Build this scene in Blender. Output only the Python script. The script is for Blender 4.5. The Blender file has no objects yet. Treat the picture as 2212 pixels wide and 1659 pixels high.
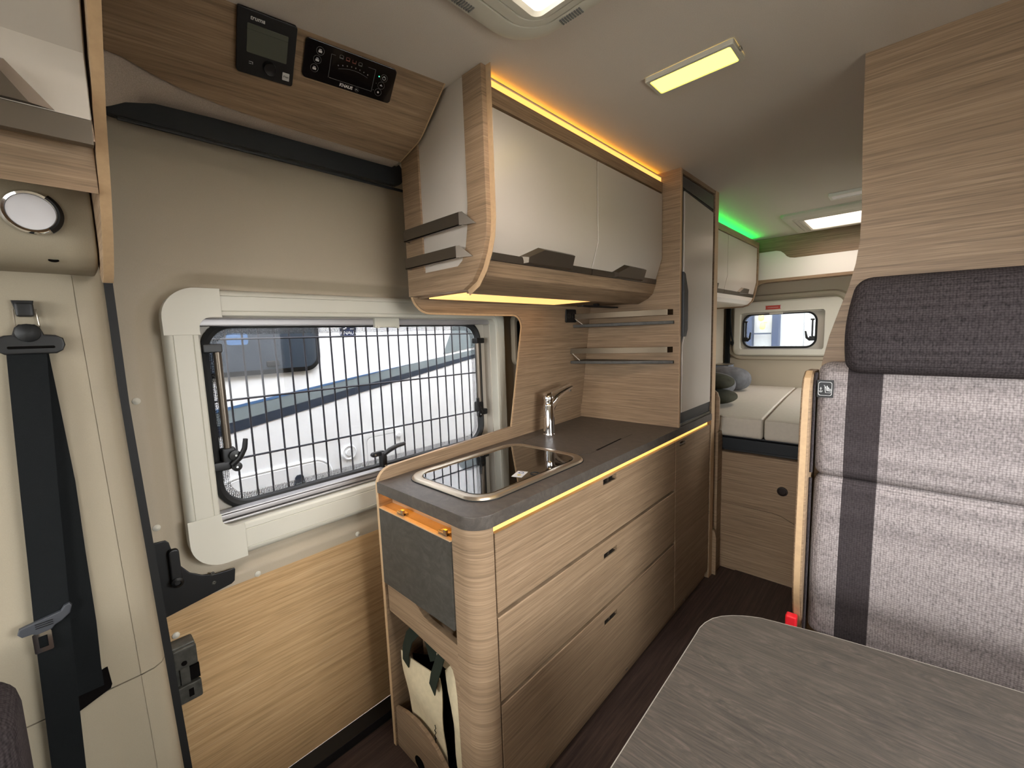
import bpy, bmesh, math, random
from mathutils import Matrix, Vector
random.seed(7)
scene = bpy.context.scene
col = scene.collection
PI = math.pi
ZC = 2.04            # ceiling height

# ------------------------------------------------------------------ materials
def new_mat(name):
    m = bpy.data.materials.new(name); m.use_nodes = True
    nt = m.node_tree; b = nt.nodes['Principled BSDF']
    return m, nt, b

def setp(b, **k):
    for n, v in k.items():
        n = n.replace('_', ' ')
        if n in b.inputs: b.inputs[n].default_value = v

def c4(h):
    h = h.lstrip('#'); r = [int(h[i:i+2], 16)/255 for i in (0, 2, 4)]
    return tuple((c/12.92 if c <= .04045 else ((c+.055)/1.055)**2.4) for c in r) + (1,)

def plain(name, hexc, rough=.5, metal=0, spec=.5, noise=0, nscale=300, bump=0, coat=0):
    m, nt, b = new_mat(name)
    c = c4(hexc)
    setp(b, Base_Color=c, Roughness=rough, Metallic=metal, Specular_IOR_Level=spec, Coat_Weight=coat)
    if noise or bump:
        tc = nt.nodes.new('ShaderNodeTexCoord'); nz = nt.nodes.new('ShaderNodeTexNoise')
        nz.inputs['Scale'].default_value = nscale; nz.inputs['Detail'].default_value = 3
        nt.links.new(tc.outputs['Object'], nz.inputs['Vector'])
        if noise:
            r = nt.nodes.new('ShaderNodeValToRGB')
            r.color_ramp.elements[0].position = .3; r.color_ramp.elements[1].position = .7
            r.color_ramp.elements[0].color = tuple(x*(1-noise) for x in c[:3])+(1,)
            r.color_ramp.elements[1].color = tuple(min(1, x*(1+noise)) for x in c[:3])+(1,)
            nt.links.new(nz.outputs['Fac'], r.inputs['Fac']); nt.links.new(r.outputs['Color'], b.inputs['Base Color'])
        if bump:
            bp = nt.nodes.new('ShaderNodeBump'); bp.inputs['Strength'].default_value = bump
            bp.inputs['Distance'].default_value = .002
            nt.links.new(nz.outputs['Fac'], bp.inputs['Height']); nt.links.new(bp.outputs['Normal'], b.inputs['Normal'])
    return m

def grain(name, dark, mid, light, stretch, rough=.45, fine=.25, warp=.5, spec=.35, scale=2.2):
    """wood / laminate: streaks that run along the axes with the small stretch values"""
    m, nt, b = new_mat(name)
    N, L = nt.nodes.new, nt.links.new
    tc = N('ShaderNodeTexCoord')
    m1 = N('ShaderNodeMapping'); m1.inputs['Scale'].default_value = tuple(1.1 if s < 5 else 7 for s in stretch)
    n1 = N('ShaderNodeTexNoise'); n1.inputs['Scale'].default_value = 1.4; n1.inputs['Detail'].default_value = 2
    L(tc.outputs['Object'], m1.inputs['Vector']); L(m1.outputs['Vector'], n1.inputs['Vector'])
    m2 = N('ShaderNodeMapping'); m2.inputs['Scale'].default_value = stretch
    L(tc.outputs['Object'], m2.inputs['Vector'])
    ad = N('ShaderNodeVectorMath'); ad.operation = 'MULTIPLY_ADD'
    ad.inputs[1].default_value = (warp*2.2,)*3
    L(n1.outputs['Color'], ad.inputs[0]); L(m2.outputs['Vector'], ad.inputs[2])
    n2 = N('ShaderNodeTexNoise'); n2.inputs['Scale'].default_value = scale
    n2.inputs['Detail'].default_value = 7; n2.inputs['Roughness'].default_value = .68
    L(ad.outputs['Vector'], n2.inputs['Vector'])
    r = N('ShaderNodeValToRGB'); e = r.color_ramp.elements
    e[0].position = .30; e[0].color = c4(dark); e[1].position = .72; e[1].color = c4(light)
    k = e.new(.52); k.color = c4(mid)
    L(n2.outputs['Fac'], r.inputs['Fac'])
    m3 = N('ShaderNodeMapping'); m3.inputs['Scale'].default_value = tuple(6 if s < 5 else 260 for s in stretch)
    n3 = N('ShaderNodeTexNoise'); n3.inputs['Scale'].default_value = 1.5; n3.inputs['Detail'].default_value = 2
    L(tc.outputs['Object'], m3.inputs['Vector']); L(m3.outputs['Vector'], n3.inputs['Vector'])
    r3 = N('ShaderNodeValToRGB'); r3.color_ramp.elements[0].position = .36; r3.color_ramp.elements[1].position = .5
    v = 1-fine
    r3.color_ramp.elements[0].color = (v, v, v, 1); r3.color_ramp.elements[1].color = (1, 1, 1, 1)
    L(n3.outputs['Fac'], r3.inputs['Fac'])
    mx = N('ShaderNodeMix'); mx.data_type = 'RGBA'; mx.blend_type = 'MULTIPLY'; mx.inputs[0].default_value = 1
    L(r.outputs['Color'], mx.inputs[6]); L(r3.outputs['Color'], mx.inputs[7])
    L(mx.outputs[2], b.inputs['Base Color'])
    setp(b, Roughness=rough, Specular_IOR_Level=spec)
    bp = N('ShaderNodeBump'); bp.inputs['Strength'].default_value = .06; bp.inputs['Distance'].default_value = .001
    L(n3.outputs['Fac'], bp.inputs['Height']); L(bp.outputs['Normal'], b.inputs['Normal'])
    return m

def emit(name, hexc, s):
    m, nt, b = new_mat(name)
    setp(b, Base_Color=c4(hexc), Emission_Color=c4(hexc), Emission_Strength=s, Roughness=.4)
    return m

def glass(name, tint, rough=0.0, refl=.6):
    m, nt, b = new_mat(name)
    nt.nodes.remove(b)
    N, L = nt.nodes.new, nt.links.new
    out = [n for n in nt.nodes if n.type == 'OUTPUT_MATERIAL'][0]
    t = N('ShaderNodeBsdfTransparent'); t.inputs[0].default_value = tint + (1,)
    g = N('ShaderNodeBsdfGlossy'); g.inputs['Roughness'].default_value = rough
    f = N('ShaderNodeFresnel'); f.inputs[0].default_value = 1.45
    mu = N('ShaderNodeMath'); mu.operation = 'MULTIPLY'; mu.inputs[1].default_value = refl
    mx = N('ShaderNodeMixShader')
    L(f.outputs[0], mu.inputs[0]); L(mu.outputs[0], mx.inputs[0])
    L(t.outputs[0], mx.inputs[1]); L(g.outputs[0], mx.inputs[2]); L(mx.outputs[0], out.inputs[0])
    return m

def weave(name, dark, light, pitch, stripe=None):
    """woven upholstery; stripe=(x0,x1,dark,light) recolours a vertical band woven into the cloth"""
    m, nt, b = new_mat(name)
    N, L = nt.nodes.new, nt.links.new
    tc = N('ShaderNodeTexCoord')
    mp = N('ShaderNodeMapping'); mp.inputs['Scale'].default_value = (1/pitch,)*3
    L(tc.outputs['Object'], mp.inputs['Vector'])
    w = N('ShaderNodeTexVoronoi'); w.inputs['Scale'].default_value = 1.0; w.inputs['Randomness'].default_value = .25
    L(mp.outputs['Vector'], w.inputs['Vector'])
    n0 = N('ShaderNodeTexNoise'); n0.inputs['Scale'].default_value = 230; n0.inputs['Detail'].default_value = 4
    mpn = N('ShaderNodeMapping'); mpn.inputs['Scale'].default_value = (1, 1, .6)
    L(tc.outputs['Object'], mpn.inputs['Vector']); L(mpn.outputs['Vector'], n0.inputs['Vector'])
    mu = N('ShaderNodeMath'); mu.operation = 'MULTIPLY_ADD'; mu.inputs[1].default_value = -.6
    L(w.outputs['Distance'], mu.inputs[0]); 
    m2 = N('ShaderNodeMath'); m2.operation = 'MULTIPLY'; m2.inputs[1].default_value = .7
    L(n0.outputs['Fac'], m2.inputs[0])
    m4 = N('ShaderNodeMath'); m4.operation = 'ADD'; m4.inputs[1].default_value = .44; L(m2.outputs[0], m4.inputs[0]); L(m4.outputs[0], mu.inputs[2])
    def ramp(d, l):
        r = N('ShaderNodeValToRGB'); r.color_ramp.elements[0].position = .2; r.color_ramp.elements[1].position = .75
        r.color_ramp.elements[0].color = c4(d); r.color_ramp.elements[1].color = c4(l)
        L(mu.outputs[0], r.inputs['Fac']); return r.outputs['Color']
    c = ramp(dark, light)
    if stripe:
        x0, x1, d2, l2 = stripe
        sx = N('ShaderNodeSeparateXYZ'); L(tc.outputs['Object'], sx.inputs[0])
        g = N('ShaderNodeMath'); g.operation = 'GREATER_THAN'; g.inputs[1].default_value = x0; L(sx.outputs[0], g.inputs[0])
        l = N('ShaderNodeMath'); l.operation = 'LESS_THAN'; l.inputs[1].default_value = x1; L(sx.outputs[0], l.inputs[0])
        a = N('ShaderNodeMath'); a.operation = 'MULTIPLY'; L(g.outputs[0], a.inputs[0]); L(l.outputs[0], a.inputs[1])
        mx = N('ShaderNodeMix'); mx.data_type = 'RGBA'; L(a.outputs[0], mx.inputs[0])
        L(c, mx.inputs[6]); L(ramp(d2, l2), mx.inputs[7]); c = mx.outputs[2]
    L(c, b.inputs['Base Color'])
    bp = N('ShaderNodeBump'); bp.inputs['Strength'].default_value = .5; bp.inputs['Distance'].default_value = .0015
    L(mu.outputs[0], bp.inputs['Height']); L(bp.outputs['Normal'], b.inputs['Normal'])
    setp(b, Roughness=.95, Specular_IOR_Level=.1)
    return m

def dotted(name, pitch):
    """black screen-printed dots on a clear pane"""
    m, nt, b = new_mat(name)
    N, L = nt.nodes.new, nt.links.new
    out = [n for n in nt.nodes if n.type == 'OUTPUT_MATERIAL'][0]
    setp(b, Base_Color=(.01, .01, .012, 1), Roughness=.4)
    tc = N('ShaderNodeTexCoord'); mp = N('ShaderNodeMapping')
    mp.inputs['Rotation'].default_value = (PI/4, 0, 0); mp.inputs['Scale'].default_value = (0, 1/pitch, 1/pitch)
    L(tc.outputs['Object'], mp.inputs['Vector'])
    ck = N('ShaderNodeTexChecker'); ck.inputs['Scale'].default_value = 1
    L(mp.outputs['Vector'], ck.inputs['Vector'])
    t = N('ShaderNodeBsdfTransparent'); mx = N('ShaderNodeMixShader')
    L(ck.outputs['Fac'], mx.inputs[0]); L(t.outputs[0], mx.inputs[1]); L(b.outputs[0], mx.inputs[2])
    L(mx.outputs[0], out.inputs[0])
    return m

W_D, W_M, W_L = '#7b654e', '#947c62', '#a99075'
WOOD = grain('oak_laminate', W_D, W_M, W_L, (1.1, 1.1, 60), fine=.22, warp=.4)
WOODH = grain('oak_laminate_flat', W_D, W_M, W_L, (40, .9, 44), fine=.14)
WOODLIT = grain('oak_laminate_lit', '#9f8058', '#b9996f', '#c8aa82', (1.1, 1.1, 56), fine=.2, warp=.4)  # same oak laminate, with the door's brighter, yellowish light put into its colour
EDGE = plain('plywood_edge', '#bd9f7a', .5, noise=.06, nscale=90)
STONE = grain('dark_stone_laminate', '#46413d', '#524c46', '#5f5851', (5, 12, 12), rough=.42, fine=.08, warp=.8, spec=.4, scale=4)
STONEV = grain('dark_stone_laminate_edge', '#3a3833', '#45433e', '#514e48', (5, 5, 12), rough=.5, fine=.08, warp=.8, scale=4)
TABLE = grain('slate_table_laminate', '#36322f', '#464039', '#594f48', (3.2, 9, 9), rough=.5, fine=.25, warp=2.0, scale=7)
FLOOR = grain('dark_wenge_floor', '#2c211d', '#41332d', '#54443c', (40, 1.2, 1), rough=.5, fine=.25, warp=.4)
WHITE = plain('champagne_white_front', '#c3bbb0', .34, metal=.1, spec=.5)
WHITEP = plain('white_fascia', '#dcd9d0', .5)
TITAN = plain('dark_titanium_metal', '#6d6459', .38, metal=.85)
STEEL = plain('brushed_steel', '#b9b2a6', .3, metal=1)
CHROME = plain('chrome', '#e6e6e6', .06, metal=1)
RIM = plain('satin_sink_rim', '#c2b5a2', .3, metal=.9)
CEIL = plain('ceiling_fabric', '#cdc5bb', .95, spec=.1, noise=.05, nscale=500, bump=.15)
CREAM = plain('cream_trim_plastic', '#a79c89', .6, spec=.3, noise=.03, nscale=700, bump=.08)
PILL = plain('cream_pillar_plastic', '#9a907c', .55, spec=.35, noise=.03, nscale=600, bump=.08)
FELT = plain('grey_felt', '#b5a89b', 1, spec=.05, noise=.12, nscale=500, bump=.4)
FRAME = plain('window_frame_plastic', '#c2bfb1', .45, spec=.4)
FRAMEG = plain('window_liner_plastic', '#b2aca0', .5)
ALU = plain('aluminium_profile', '#b0adad', .48, metal=.75)
BLACK = plain('black_plastic', '#0d0d0d', .45)
BLACKG = plain('gloss_black_panel', '#0a0a0d', .12, coat=.4)
BLACKM = plain('matt_black_metal', '#1e2124', .55, spec=.3)
RUBBER = plain('black_rubber', '#0e0f0f', .6)
WEB = plain('seat_belt_webbing', '#0d1011', .8, spec=.2, noise=.2, nscale=900, bump=.3)
SCREEN = plain('lcd_screen', '#575a50', .25)
PRINT = plain('white_print', '#c9c9c9', .5)
PRINTD = plain('grey_print', '#70716f', .5)
PRINTR = plain('red_print', '#8d4a3b', .5)
GLASSC = glass('clear_glass', (.95, .97, .98))
GLASSW = glass('tinted_acrylic', (.43, .44, .455), refl=.25)
GLASSR, nt_, b_ = new_mat('roof_acrylic')
_t = nt_.nodes.new('ShaderNodeBsdfTranslucent'); _t.inputs[0].default_value = (.95, .90, .87, 1)
_p = nt_.nodes.new('ShaderNodeBsdfTransparent'); _p.inputs[0].default_value = (.95, .93, .92, 1)
_m = nt_.nodes.new('ShaderNodeMixShader'); _m.inputs[0].default_value = .35
nt_.links.new(_t.outputs[0], _m.inputs[1]); nt_.links.new(_p.outputs[0], _m.inputs[2])
nt_.links.new(_m.outputs[0], [n for n in nt_.nodes if n.type == 'OUTPUT_MATERIAL'][0].inputs[0])
GLASST = glass('tinted_rear_acrylic', (.36, .37, .38), refl=.3)
RAILM = plain('bronze_steel', '#594f42', .42, metal=1)
GLASSK = plain('smoked_glass_lid', '#0b0a09', .02, spec=.8, coat=1)
DOTS = dotted('dotted_pane_border', .0032)
LEDO = emit('orange_led', '#ffb02a', 3.2)
LEDU = emit('orange_diffuser', '#ffc274', .60)
LEDV = emit('orange_led_diffuser', '#ffbe62', .58)
LEDG = emit('green_led', '#00ff55', 4)
LAMPY = emit('yellow_lamp_panel', '#ffe04a', 2.6)
LAMPD = plain('frosted_lamp_lens', '#e4e2e4', .35)
GREENDOT = emit('green_indicator', '#30ff90', 3)
SEATG = weave('grey_upholstery', '#5d5757', '#a79e9c', .0052, (-.31, -.242, '#2d2829', '#453f40'))
SEATD = weave('dark_upholstery', '#231f20', '#4b4546', .0050)
MATT = plain('cream_mattress_cover', '#c2bbae', .9, spec=.1, noise=.03, nscale=60, bump=.05)
CUSHG = plain('grey_velour_cushion', '#67686a', .95, spec=.1, noise=.2, nscale=25)
CUSHD = plain('olive_velour_cushion', '#424238', .95, spec=.1, noise=.2, nscale=25)
CANVAS = plain('cream_canvas', '#cfc09f', .95, spec=.1, noise=.06, nscale=60, bump=.1)
STRAP = plain('dark_green_strap', '#2b3028', .9, spec=.1)
DARKF = plain('dark_lining', '#0d0b0a', 1, spec=.05)
RED = plain('red_plastic', '#e3202c', .35)
REDST = plain('red_sticker', '#a5392b', .5)
YELS = plain('yellow_print', '#b8a23a', .5)
BLUS = plain('blue_print', '#3a4f8a', .5)
GALV = plain('cast_metal', '#4c4b45', .55, metal=.6, noise=.3, nscale=60, bump=.3)
CARAV = plain('white_caravan_skin', '#f2f4f5', .35)
STRG = plain('grey_stripe', '#7f8a8d', .4)
STRD = plain('dark_blue_stripe', '#333b48', .4)
STRB = plain('blue_stripe', '#4f7099', .4)
CARGL = plain('caravan_window_glass', '#3b434c', .06, coat=.6)
NAVY = plain('navy_badge', '#1d2b50', .4)
WIRE = plain('dark_wire', '#62636b', .5, metal=.5)
ASPH = plain('asphalt', '#77756f', .95, noise=.2, nscale=40)
HALLW = plain('pale_cladding', '#e2e6e6', .6)
HALLP = plain('blue_grey_post', '#4d5870', .6)
GLOWY = emit('yellow_lantern', '#ffe27a', 3)

# ------------------------------------------------------------------ mesh helpers
class M:
    def __init__(s): s.bm = bmesh.new()
    def add(s, tmp, mat=None):
        if mat is not None: tmp.transform(mat)
        me = bpy.data.meshes.new('t'); tmp.to_mesh(me); tmp.free()
        s.bm.from_mesh(me); bpy.data.meshes.remove(me); return s
    def box(s, x0, x1, y0, y1, z0, z1, bev=0, seg=2, mat=None):
        t = bmesh.new(); bmesh.ops.create_cube(t, size=1)
        for v in t.verts:
            v.co = Vector((x0+(v.co.x+.5)*(x1-x0), y0+(v.co.y+.5)*(y1-y0), z0+(v.co.z+.5)*(z1-z0)))
        if bev: bmesh.ops.bevel(t, geom=t.edges[:], offset=bev, segments=seg, profile=.5, affect='EDGES')
        return s.add(t, mat)
    def prism(s, pts, h0, h1, bev=0, mat=None, seg=2):
        """polygon in local xy extruded from h0 to h1"""
        t = bmesh.new()
        a = [t.verts.new((p[0], p[1], h0)) for p in pts]; b = [t.verts.new((p[0], p[1], h1)) for p in pts]
        t.faces.new(a[::-1]); t.faces.new(b); n = len(pts)
        for i in range(n): t.faces.new((a[i], a[(i+1) % n], b[(i+1) % n], b[i]))
        bmesh.ops.recalc_face_normals(t, faces=t.faces[:])
        if bev:
            ed = [e for e in t.edges if abs(e.verts[0].co.z-e.verts[1].co.z) < 1e-7]
            bmesh.ops.bevel(t, geom=ed, offset=bev, segments=seg, profile=.5, affect='EDGES')
        return s.add(t, mat)
    def rings(s, loops, mat=None, cap0=False, cap1=False, closed=False):
        """loops of equal length (3D points) bridged in order"""
        t = bmesh.new(); vs = [[t.verts.new(p) for p in lp] for lp in loops]; n = len(loops[0])
        pairs = list(zip(vs[:-1], vs[1:]))
        if closed: pairs.append((vs[-1], vs[0]))
        for a, b in pairs:
            for i in range(n): t.faces.new((a[i], a[(i+1) % n], b[(i+1) % n], b[i]))
        if cap0: t.faces.new(vs[0][::-1])
        if cap1: t.faces.new(vs[-1])
        bmesh.ops.recalc_face_normals(t, faces=t.faces[:])
        return s.add(t, mat)
    def tube(s, pts, r, n=10, mat=None, flat=None):
        """round (or flat=(w,t) rectangular) bar swept along points"""
        pts = [Vector(p) for p in pts]; loops = []
        up = Vector((0, 0, 1))
        prev = None
        for i, p in enumerate(pts):
            d = (pts[min(i+1, len(pts)-1)]-pts[max(i-1, 0)]).normalized()
            if prev is None:
                a = d.cross(up)
                if a.length < .05: a = d.cross(Vector((0, 1, 0)))
            else:
                a = prev - d*prev.dot(d)
            a.normalize(); prev = a; b = d.cross(a)
            rr = r[i] if isinstance(r, (list, tuple)) else r
            if flat: loops.append([p+a*(sx*flat[0]/2)+b*(sy*flat[1]/2) for sx, sy in ((1, 1), (-1, 1), (-1, -1), (1, -1))])
            else: loops.append([p+a*math.cos(2*PI*k/n)*rr+b*math.sin(2*PI*k/n)*rr for k in range(n)])
        return s.rings(loops, mat, True, True)
    def lathe(s, prof, n=32, mat=None):
        """profile (r,z) revolved about local z"""
        loops = [[(r*math.cos(2*PI*k/n), r*math.sin(2*PI*k/n), z) for k in range(n)] for r, z in prof]
        return s.rings(loops, mat, True, True)
    def ring2(s, r0, r1, h, n=24, mat=None):
        """flat annulus"""
        c = lambda r, z: [(r*math.cos(2*PI*k/n), r*math.sin(2*PI*k/n), z) for k in range(n)]
        return s.rings([c(r0, 0), c(r1, 0), c(r1, h), c(r0, h)], mat, closed=True)
    def rbox(s, x0, x1, y0, y1, z0, z1, r, n=(8, 4, 8), fn=None, mat=None):
        """cushion-like rounded box; fn(x,y,z)->xyz deforms it"""
        t = bmesh.new(); lo = Vector((x0, y0, z0)); hi = Vector((x1, y1, z1)); sp = hi-lo
        def ax(k):
            a, b = lo[k], hi[k]
            e = [a, a+r*.12, a+r*.35, a+r*.65, a+r]; m = [a+r+(b-a-2*r)*i/n[k] for i in range(1, n[k])]
            return e+m+[b-(v-a) for v in e[::-1]]
        g = [ax(0), ax(1), ax(2)]; ids = {}
        def vert(i, j, k):
            if (i, j, k) not in ids:
                p = Vector((g[0][i], g[1][j], g[2][k]))
                c = Vector([min(max(p[q], lo[q]+r), hi[q]-r) for q in range(3)])
                d = p-c
                if d.length > 1e-9: p = c+d.normalized()*r
                if fn: p = Vector(fn(*p))
                ids[i, j, k] = t.verts.new(p)
            return ids[i, j, k]
        nx, ny, nz = (len(q)-1 for q in g)
        for a in range(nx):
            for b in range(ny):
                for k in (0, nz): t.faces.new([vert(a, b, k), vert(a+1, b, k), vert(a+1, b+1, k), vert(a, b+1, k)])
        for a in range(nx):
            for b in range(nz):
                for k in (0, ny): t.faces.new([vert(a, k, b), vert(a+1, k, b), vert(a+1, k, b+1), vert(a, k, b+1)])
        for a in range(ny):
            for b in range(nz):
                for k in (0, nx): t.faces.new([vert(k, a, b), vert(k, a+1, b), vert(k, a+1, b+1), vert(k, a, b+1)])
        bmesh.ops.recalc_face_normals(t, faces=t.faces[:])
        return s.add(t, mat)
    def sheet(s, grid, th=0):
        """grid of 3D points (rows) to a surface, thickened by th along its normals"""
        t = bmesh.new(); vs = [[t.verts.new(p) for p in row] for row in grid]
        for i in range(len(grid)-1):
            for j in range(len(grid[0])-1):
                t.faces.new((vs[i][j], vs[i][j+1], vs[i+1][j+1], vs[i+1][j]))
        bmesh.ops.recalc_face_normals(t, faces=t.faces[:])
        if th: bmesh.ops.solidify(t, geom=t.faces[:], thickness=th)
        return s.add(t)

def frame(o, u, v):
    """local x->u, y->v, z->u x v, at o"""
    u = Vector(u).normalized(); n = u.cross(Vector(v)).normalized(); v = n.cross(u)
    return Matrix(((u.x, v.x, n.x, o[0]), (u.y, v.y, n.y, o[1]), (u.z, v.z, n.z, o[2]), (0, 0, 0, 1)))
def FX(x=0): return frame((x, 0, 0), (0, 1, 0), (0, 0, 1))     # local (y, z), height towards +X
def FY(y=0): return frame((0, y, 0), (1, 0, 0), (0, 0, 1))     # local (x, z), height towards -Y
def FB(y=0): return frame((0, y, 0), (0, 0, 1), (1, 0, 0))     # local (z, x), height towards +Y

def rrect(a0, a1, b0, b1, r, h=None, n=6):
    pts = []
    for cx, cy, t0 in ((a1-r, b1-r, 0), (a0+r, b1-r, PI/2), (a0+r, b0+r, PI), (a1-r, b0+r, 1.5*PI)):
        for k in range(n+1):
            t = t0+PI/2*k/n; p = (cx+r*math.cos(t), cy+r*math.sin(t))
            pts.append(p if h is None else p+(h,))
    return pts

WL = {}
def wloc(o): return WL.get(o.name, Vector((0, 0, 0)))
def obj(name, m, mat, parent=None, angle=35):
    bm = m.bm if isinstance(m, M) else m
    off = wloc(parent) if parent else Vector((0, 0, 0))
    bmesh.ops.translate(bm, verts=bm.verts[:], vec=-off)
    me = bpy.data.meshes.new(name); bm.to_mesh(me); bm.free()
    me.materials.append(mat)
    for p in me.polygons: p.use_smooth = True
    me.set_sharp_from_angle(angle=math.radians(angle))
    o = bpy.data.objects.new(name, me); col.objects.link(o)
    if parent: o.parent = parent
    WL[o.name] = off
    if angle < 60:
        wn = o.modifiers.new('weighted', 'WEIGHTED_NORMAL'); wn.keep_sharp = True; wn.weight = 100
    return o
def tag(o, label, cat, group=None):
    o['label'] = label; o['category'] = cat
    if group: o['group'] = group
    return o
def thing(name, label, cat, loc=(0, 0, 0), group=None):
    o = bpy.data.objects.new(name, None); o.empty_display_size = .05; col.objects.link(o)
    o.location = loc; WL[o.name] = Vector(loc)
    return tag(o, label, cat, group)
def single(name, m, mat, label, cat, loc, group=None):
    o = obj(name, m, mat)
    bb = Vector(loc); o.data.transform(Matrix.Translation(-bb)); o.location = bb; WL[o.name] = bb
    return tag(o, label, cat, group)
def struct(name, m, mat, parent=None):
    o = obj(name, m, mat, parent); o['kind'] = 'structure'; return o
def dup(root, loc, label, group=None):
    r = root.copy(); col.objects.link(r); r.location = loc; r['label'] = label
    if group: r['group'] = group
    for ch in list(root.children):
        c = ch.copy(); col.objects.link(c); c.parent = r
        for g in ch.children:
            d = g.copy(); col.objects.link(d); d.parent = c
    return r
def text(name, body, size, o, u, v, mat, parent, ext=.0003, align='CENTER', bold=0.0, shear=0.0):
    cu = bpy.data.curves.new('txt', 'FONT'); cu.body = body; cu.size = size; cu.align_x = align; cu.align_y = 'CENTER'
    cu.extrude = ext; cu.offset = bold; cu.shear = shear
    to = bpy.data.objects.new('txt', cu); col.objects.link(to)
    bpy.context.view_layer.update()
    me = bpy.data.meshes.new_from_object(to.evaluated_get(bpy.context.evaluated_depsgraph_get()))
    bpy.data.objects.remove(to); bpy.data.curves.remove(cu)
    me.transform(Matrix.Translation(-wloc(parent)) @ frame(o, u, v))
    me.name = name; me.materials.clear(); me.materials.append(mat)
    ob = bpy.data.objects.new(name, me); col.objects.link(ob); ob.parent = parent; WL[ob.name] = wloc(parent)
    return ob

def holed(x0, x1, y0, y1, holes):
    """rectangles that tile x0..x1,y0..y1 without the holes"""
    xs = sorted({x0, x1, *[h[0] for h in holes], *[h[1] for h in holes]})
    ys = sorted({y0, y1, *[h[2] for h in holes], *[h[3] for h in holes]})
    for a, b in zip(xs[:-1], xs[1:]):
        for c, d in zip(ys[:-1], ys[1:]):
            mx, my = (a+b)/2, (c+d)/2
            if not any(h[0] < mx < h[1] and h[2] < my < h[3] for h in holes): yield a, b, c, d


# ================================================================== SHELL
struct('floor', M().box(-1.45, .62, -2.3, 4.0, -.05, 0), FLOOR)
m = M()
for a, b, c, d in holed(-1.45, .66, -2.3, 4.0, [(-.62, -.28, .40, .776), (-.55, -.13, 3.29, 3.685)]):
    m.box(a, b, c, d, ZC, ZC+.05)
bmesh.ops.remove_doubles(m.bm, verts=m.bm.verts[:], dist=1e-5)
struct('ceiling', m, CEIL)
m = M()
for a, b, c, d in holed(-2.3, -.30, 0, ZC, [(-1.75, -.75, 1.02, 1.66)]): m.box(-1.40, -1.32, a, b, c, d)
m.box(-1.46, -1.40, 1.62, 3.98, 0, ZC); m.box(-1.40, -1.17, 2.45, 3.98, 0, ZC)
struct('wall_left', m, CREAM)
m = M()
for a, b, c, d in holed(-2.3, 3.98, 0, ZC, [(.42, 1.18, .98, 1.52), (-1.75, -1.05, 1.10, 1.60), (2.85, 3.55, 1.08, 1.48)]): m.box(.60, .66, a, b, c, d)
struct('wall_right', m, CREAM)
m = M()
for a, b, c, d in holed(-1.40, .66, 0, ZC, [(-1.18, .46, 1.02, 1.9)]): m.box(a, b, -2.36, -2.30, c, d)
struct('wall_front', m, CREAM)
m = M()
for a, b, c, d in holed(-1.40, .66, 0, ZC, [(-1.03, -.52, 1.19, 1.475)]): m.box(a, b, 3.95, 4.0, c, d)
struct('wall_rear', m, CREAM)

# bathroom wall behind the bench: curved left edge
edge = [(-.120, 2.04), (-.116, 1.83), (-.110, 1.66), (-.110, 1.58), (-.116, 1.52), (-.128, 1.46), (-.146, 1.40), (-.165, 1.33), (-.178, 1.26), (-.190, 1.15), (-.190, .0)]
m = M().prism([(.60, 0), (.60, 2.04)]+edge, -.022, 0, mat=FY(1.48))
m.box(-.105, -.085, 1.502, 2.47, 0, ZC)
struct('wall_bathroom', m, WOOD)

# ------------------------------------------------------------------ outer pillar and trims round the sliding door
def ye(z): return .085+max(0, 1.24-z)*.026
def ys(z): return .038+max(0, 1.48-z)*.020
m = M()
for z0, z1 in ((0, .636), (.639, 1.6)):
    A, B = [], []
    for k in range(7):
        z = z0+(z1-z0)*k/6
        A.append([(-1.4, -.30, z), (-1.216, -.30, z), (-1.212, -.1, z), (-1.214, ys(z)-.0007, z), (-1.2155, ys(z)-.0007, z), (-1.2155, ys(z)+.003, z), (-1.4, ys(z)+.003, z)])
        B.append([(-1.4, ys(z)+.0007, z), (-1.214, ys(z)+.0007, z), (-1.218, ye(z)-.022, z), (-1.228, ye(z)-.008, z), (-1.246, ye(z), z), (-1.4, ye(z), z)])
    m.rings(A, None, True, True); m.rings(B, None, True, True)
struct('trim_1', m, PILL)
m = M(); bk = [(-1.40, 1.70), (-1.10, 1.70), (-1.093, 1.64), (-1.095, 1.57), (-1.104, 1.535), (-1.125, 1.516), (-1.16, 1.508), (-1.40, 1.508)]
m.prism([(z, x) for x, z in bk], -.30, .074, bev=.006, mat=FB(0))
struct('trim_2', m, PILL)
m = M()
m.rings([[(-1.4, ye(z)+.001, z), (-1.262, ye(z)+.001, z), (-1.262, ye(z)+.016, z), (-1.4, ye(z)+.016, z)] for z in (0, .4, .8, 1.24, 1.9)], None, True, True)
struct('trim_3', m, RUBBER)           # door seal
# felt headlining between the control board and the door rail
rows = []
for y, zt, zr in ((.092, 1.944, 1.850), (.13, 1.941, 1.868), (.155, 1.939, 1.884), (.206, 1.927, 1.899), (.32, 1.913, 1.905), (.46, 1.911, 1.908), (.65, 1.913, 1.911), (.797, 1.917, 1.914)):
    rows.append([(-1.30, y, zt+.035), (-1.205, y, zt+.022), (-1.196, y, zt+.006), (-1.212, y, (zt*.45+zr*.55)), (-1.243, y, zr), (-1.36, y, zr+.01)])
struct('trim_4', M().sheet(rows, .006), FELT)

struct('trim_5', M().box(-1.46, -1.37, .09, 1.64, 1.90, ZC).box(-1.36, -1.20, .799, .814, 1.915, ZC), CREAM)
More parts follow.
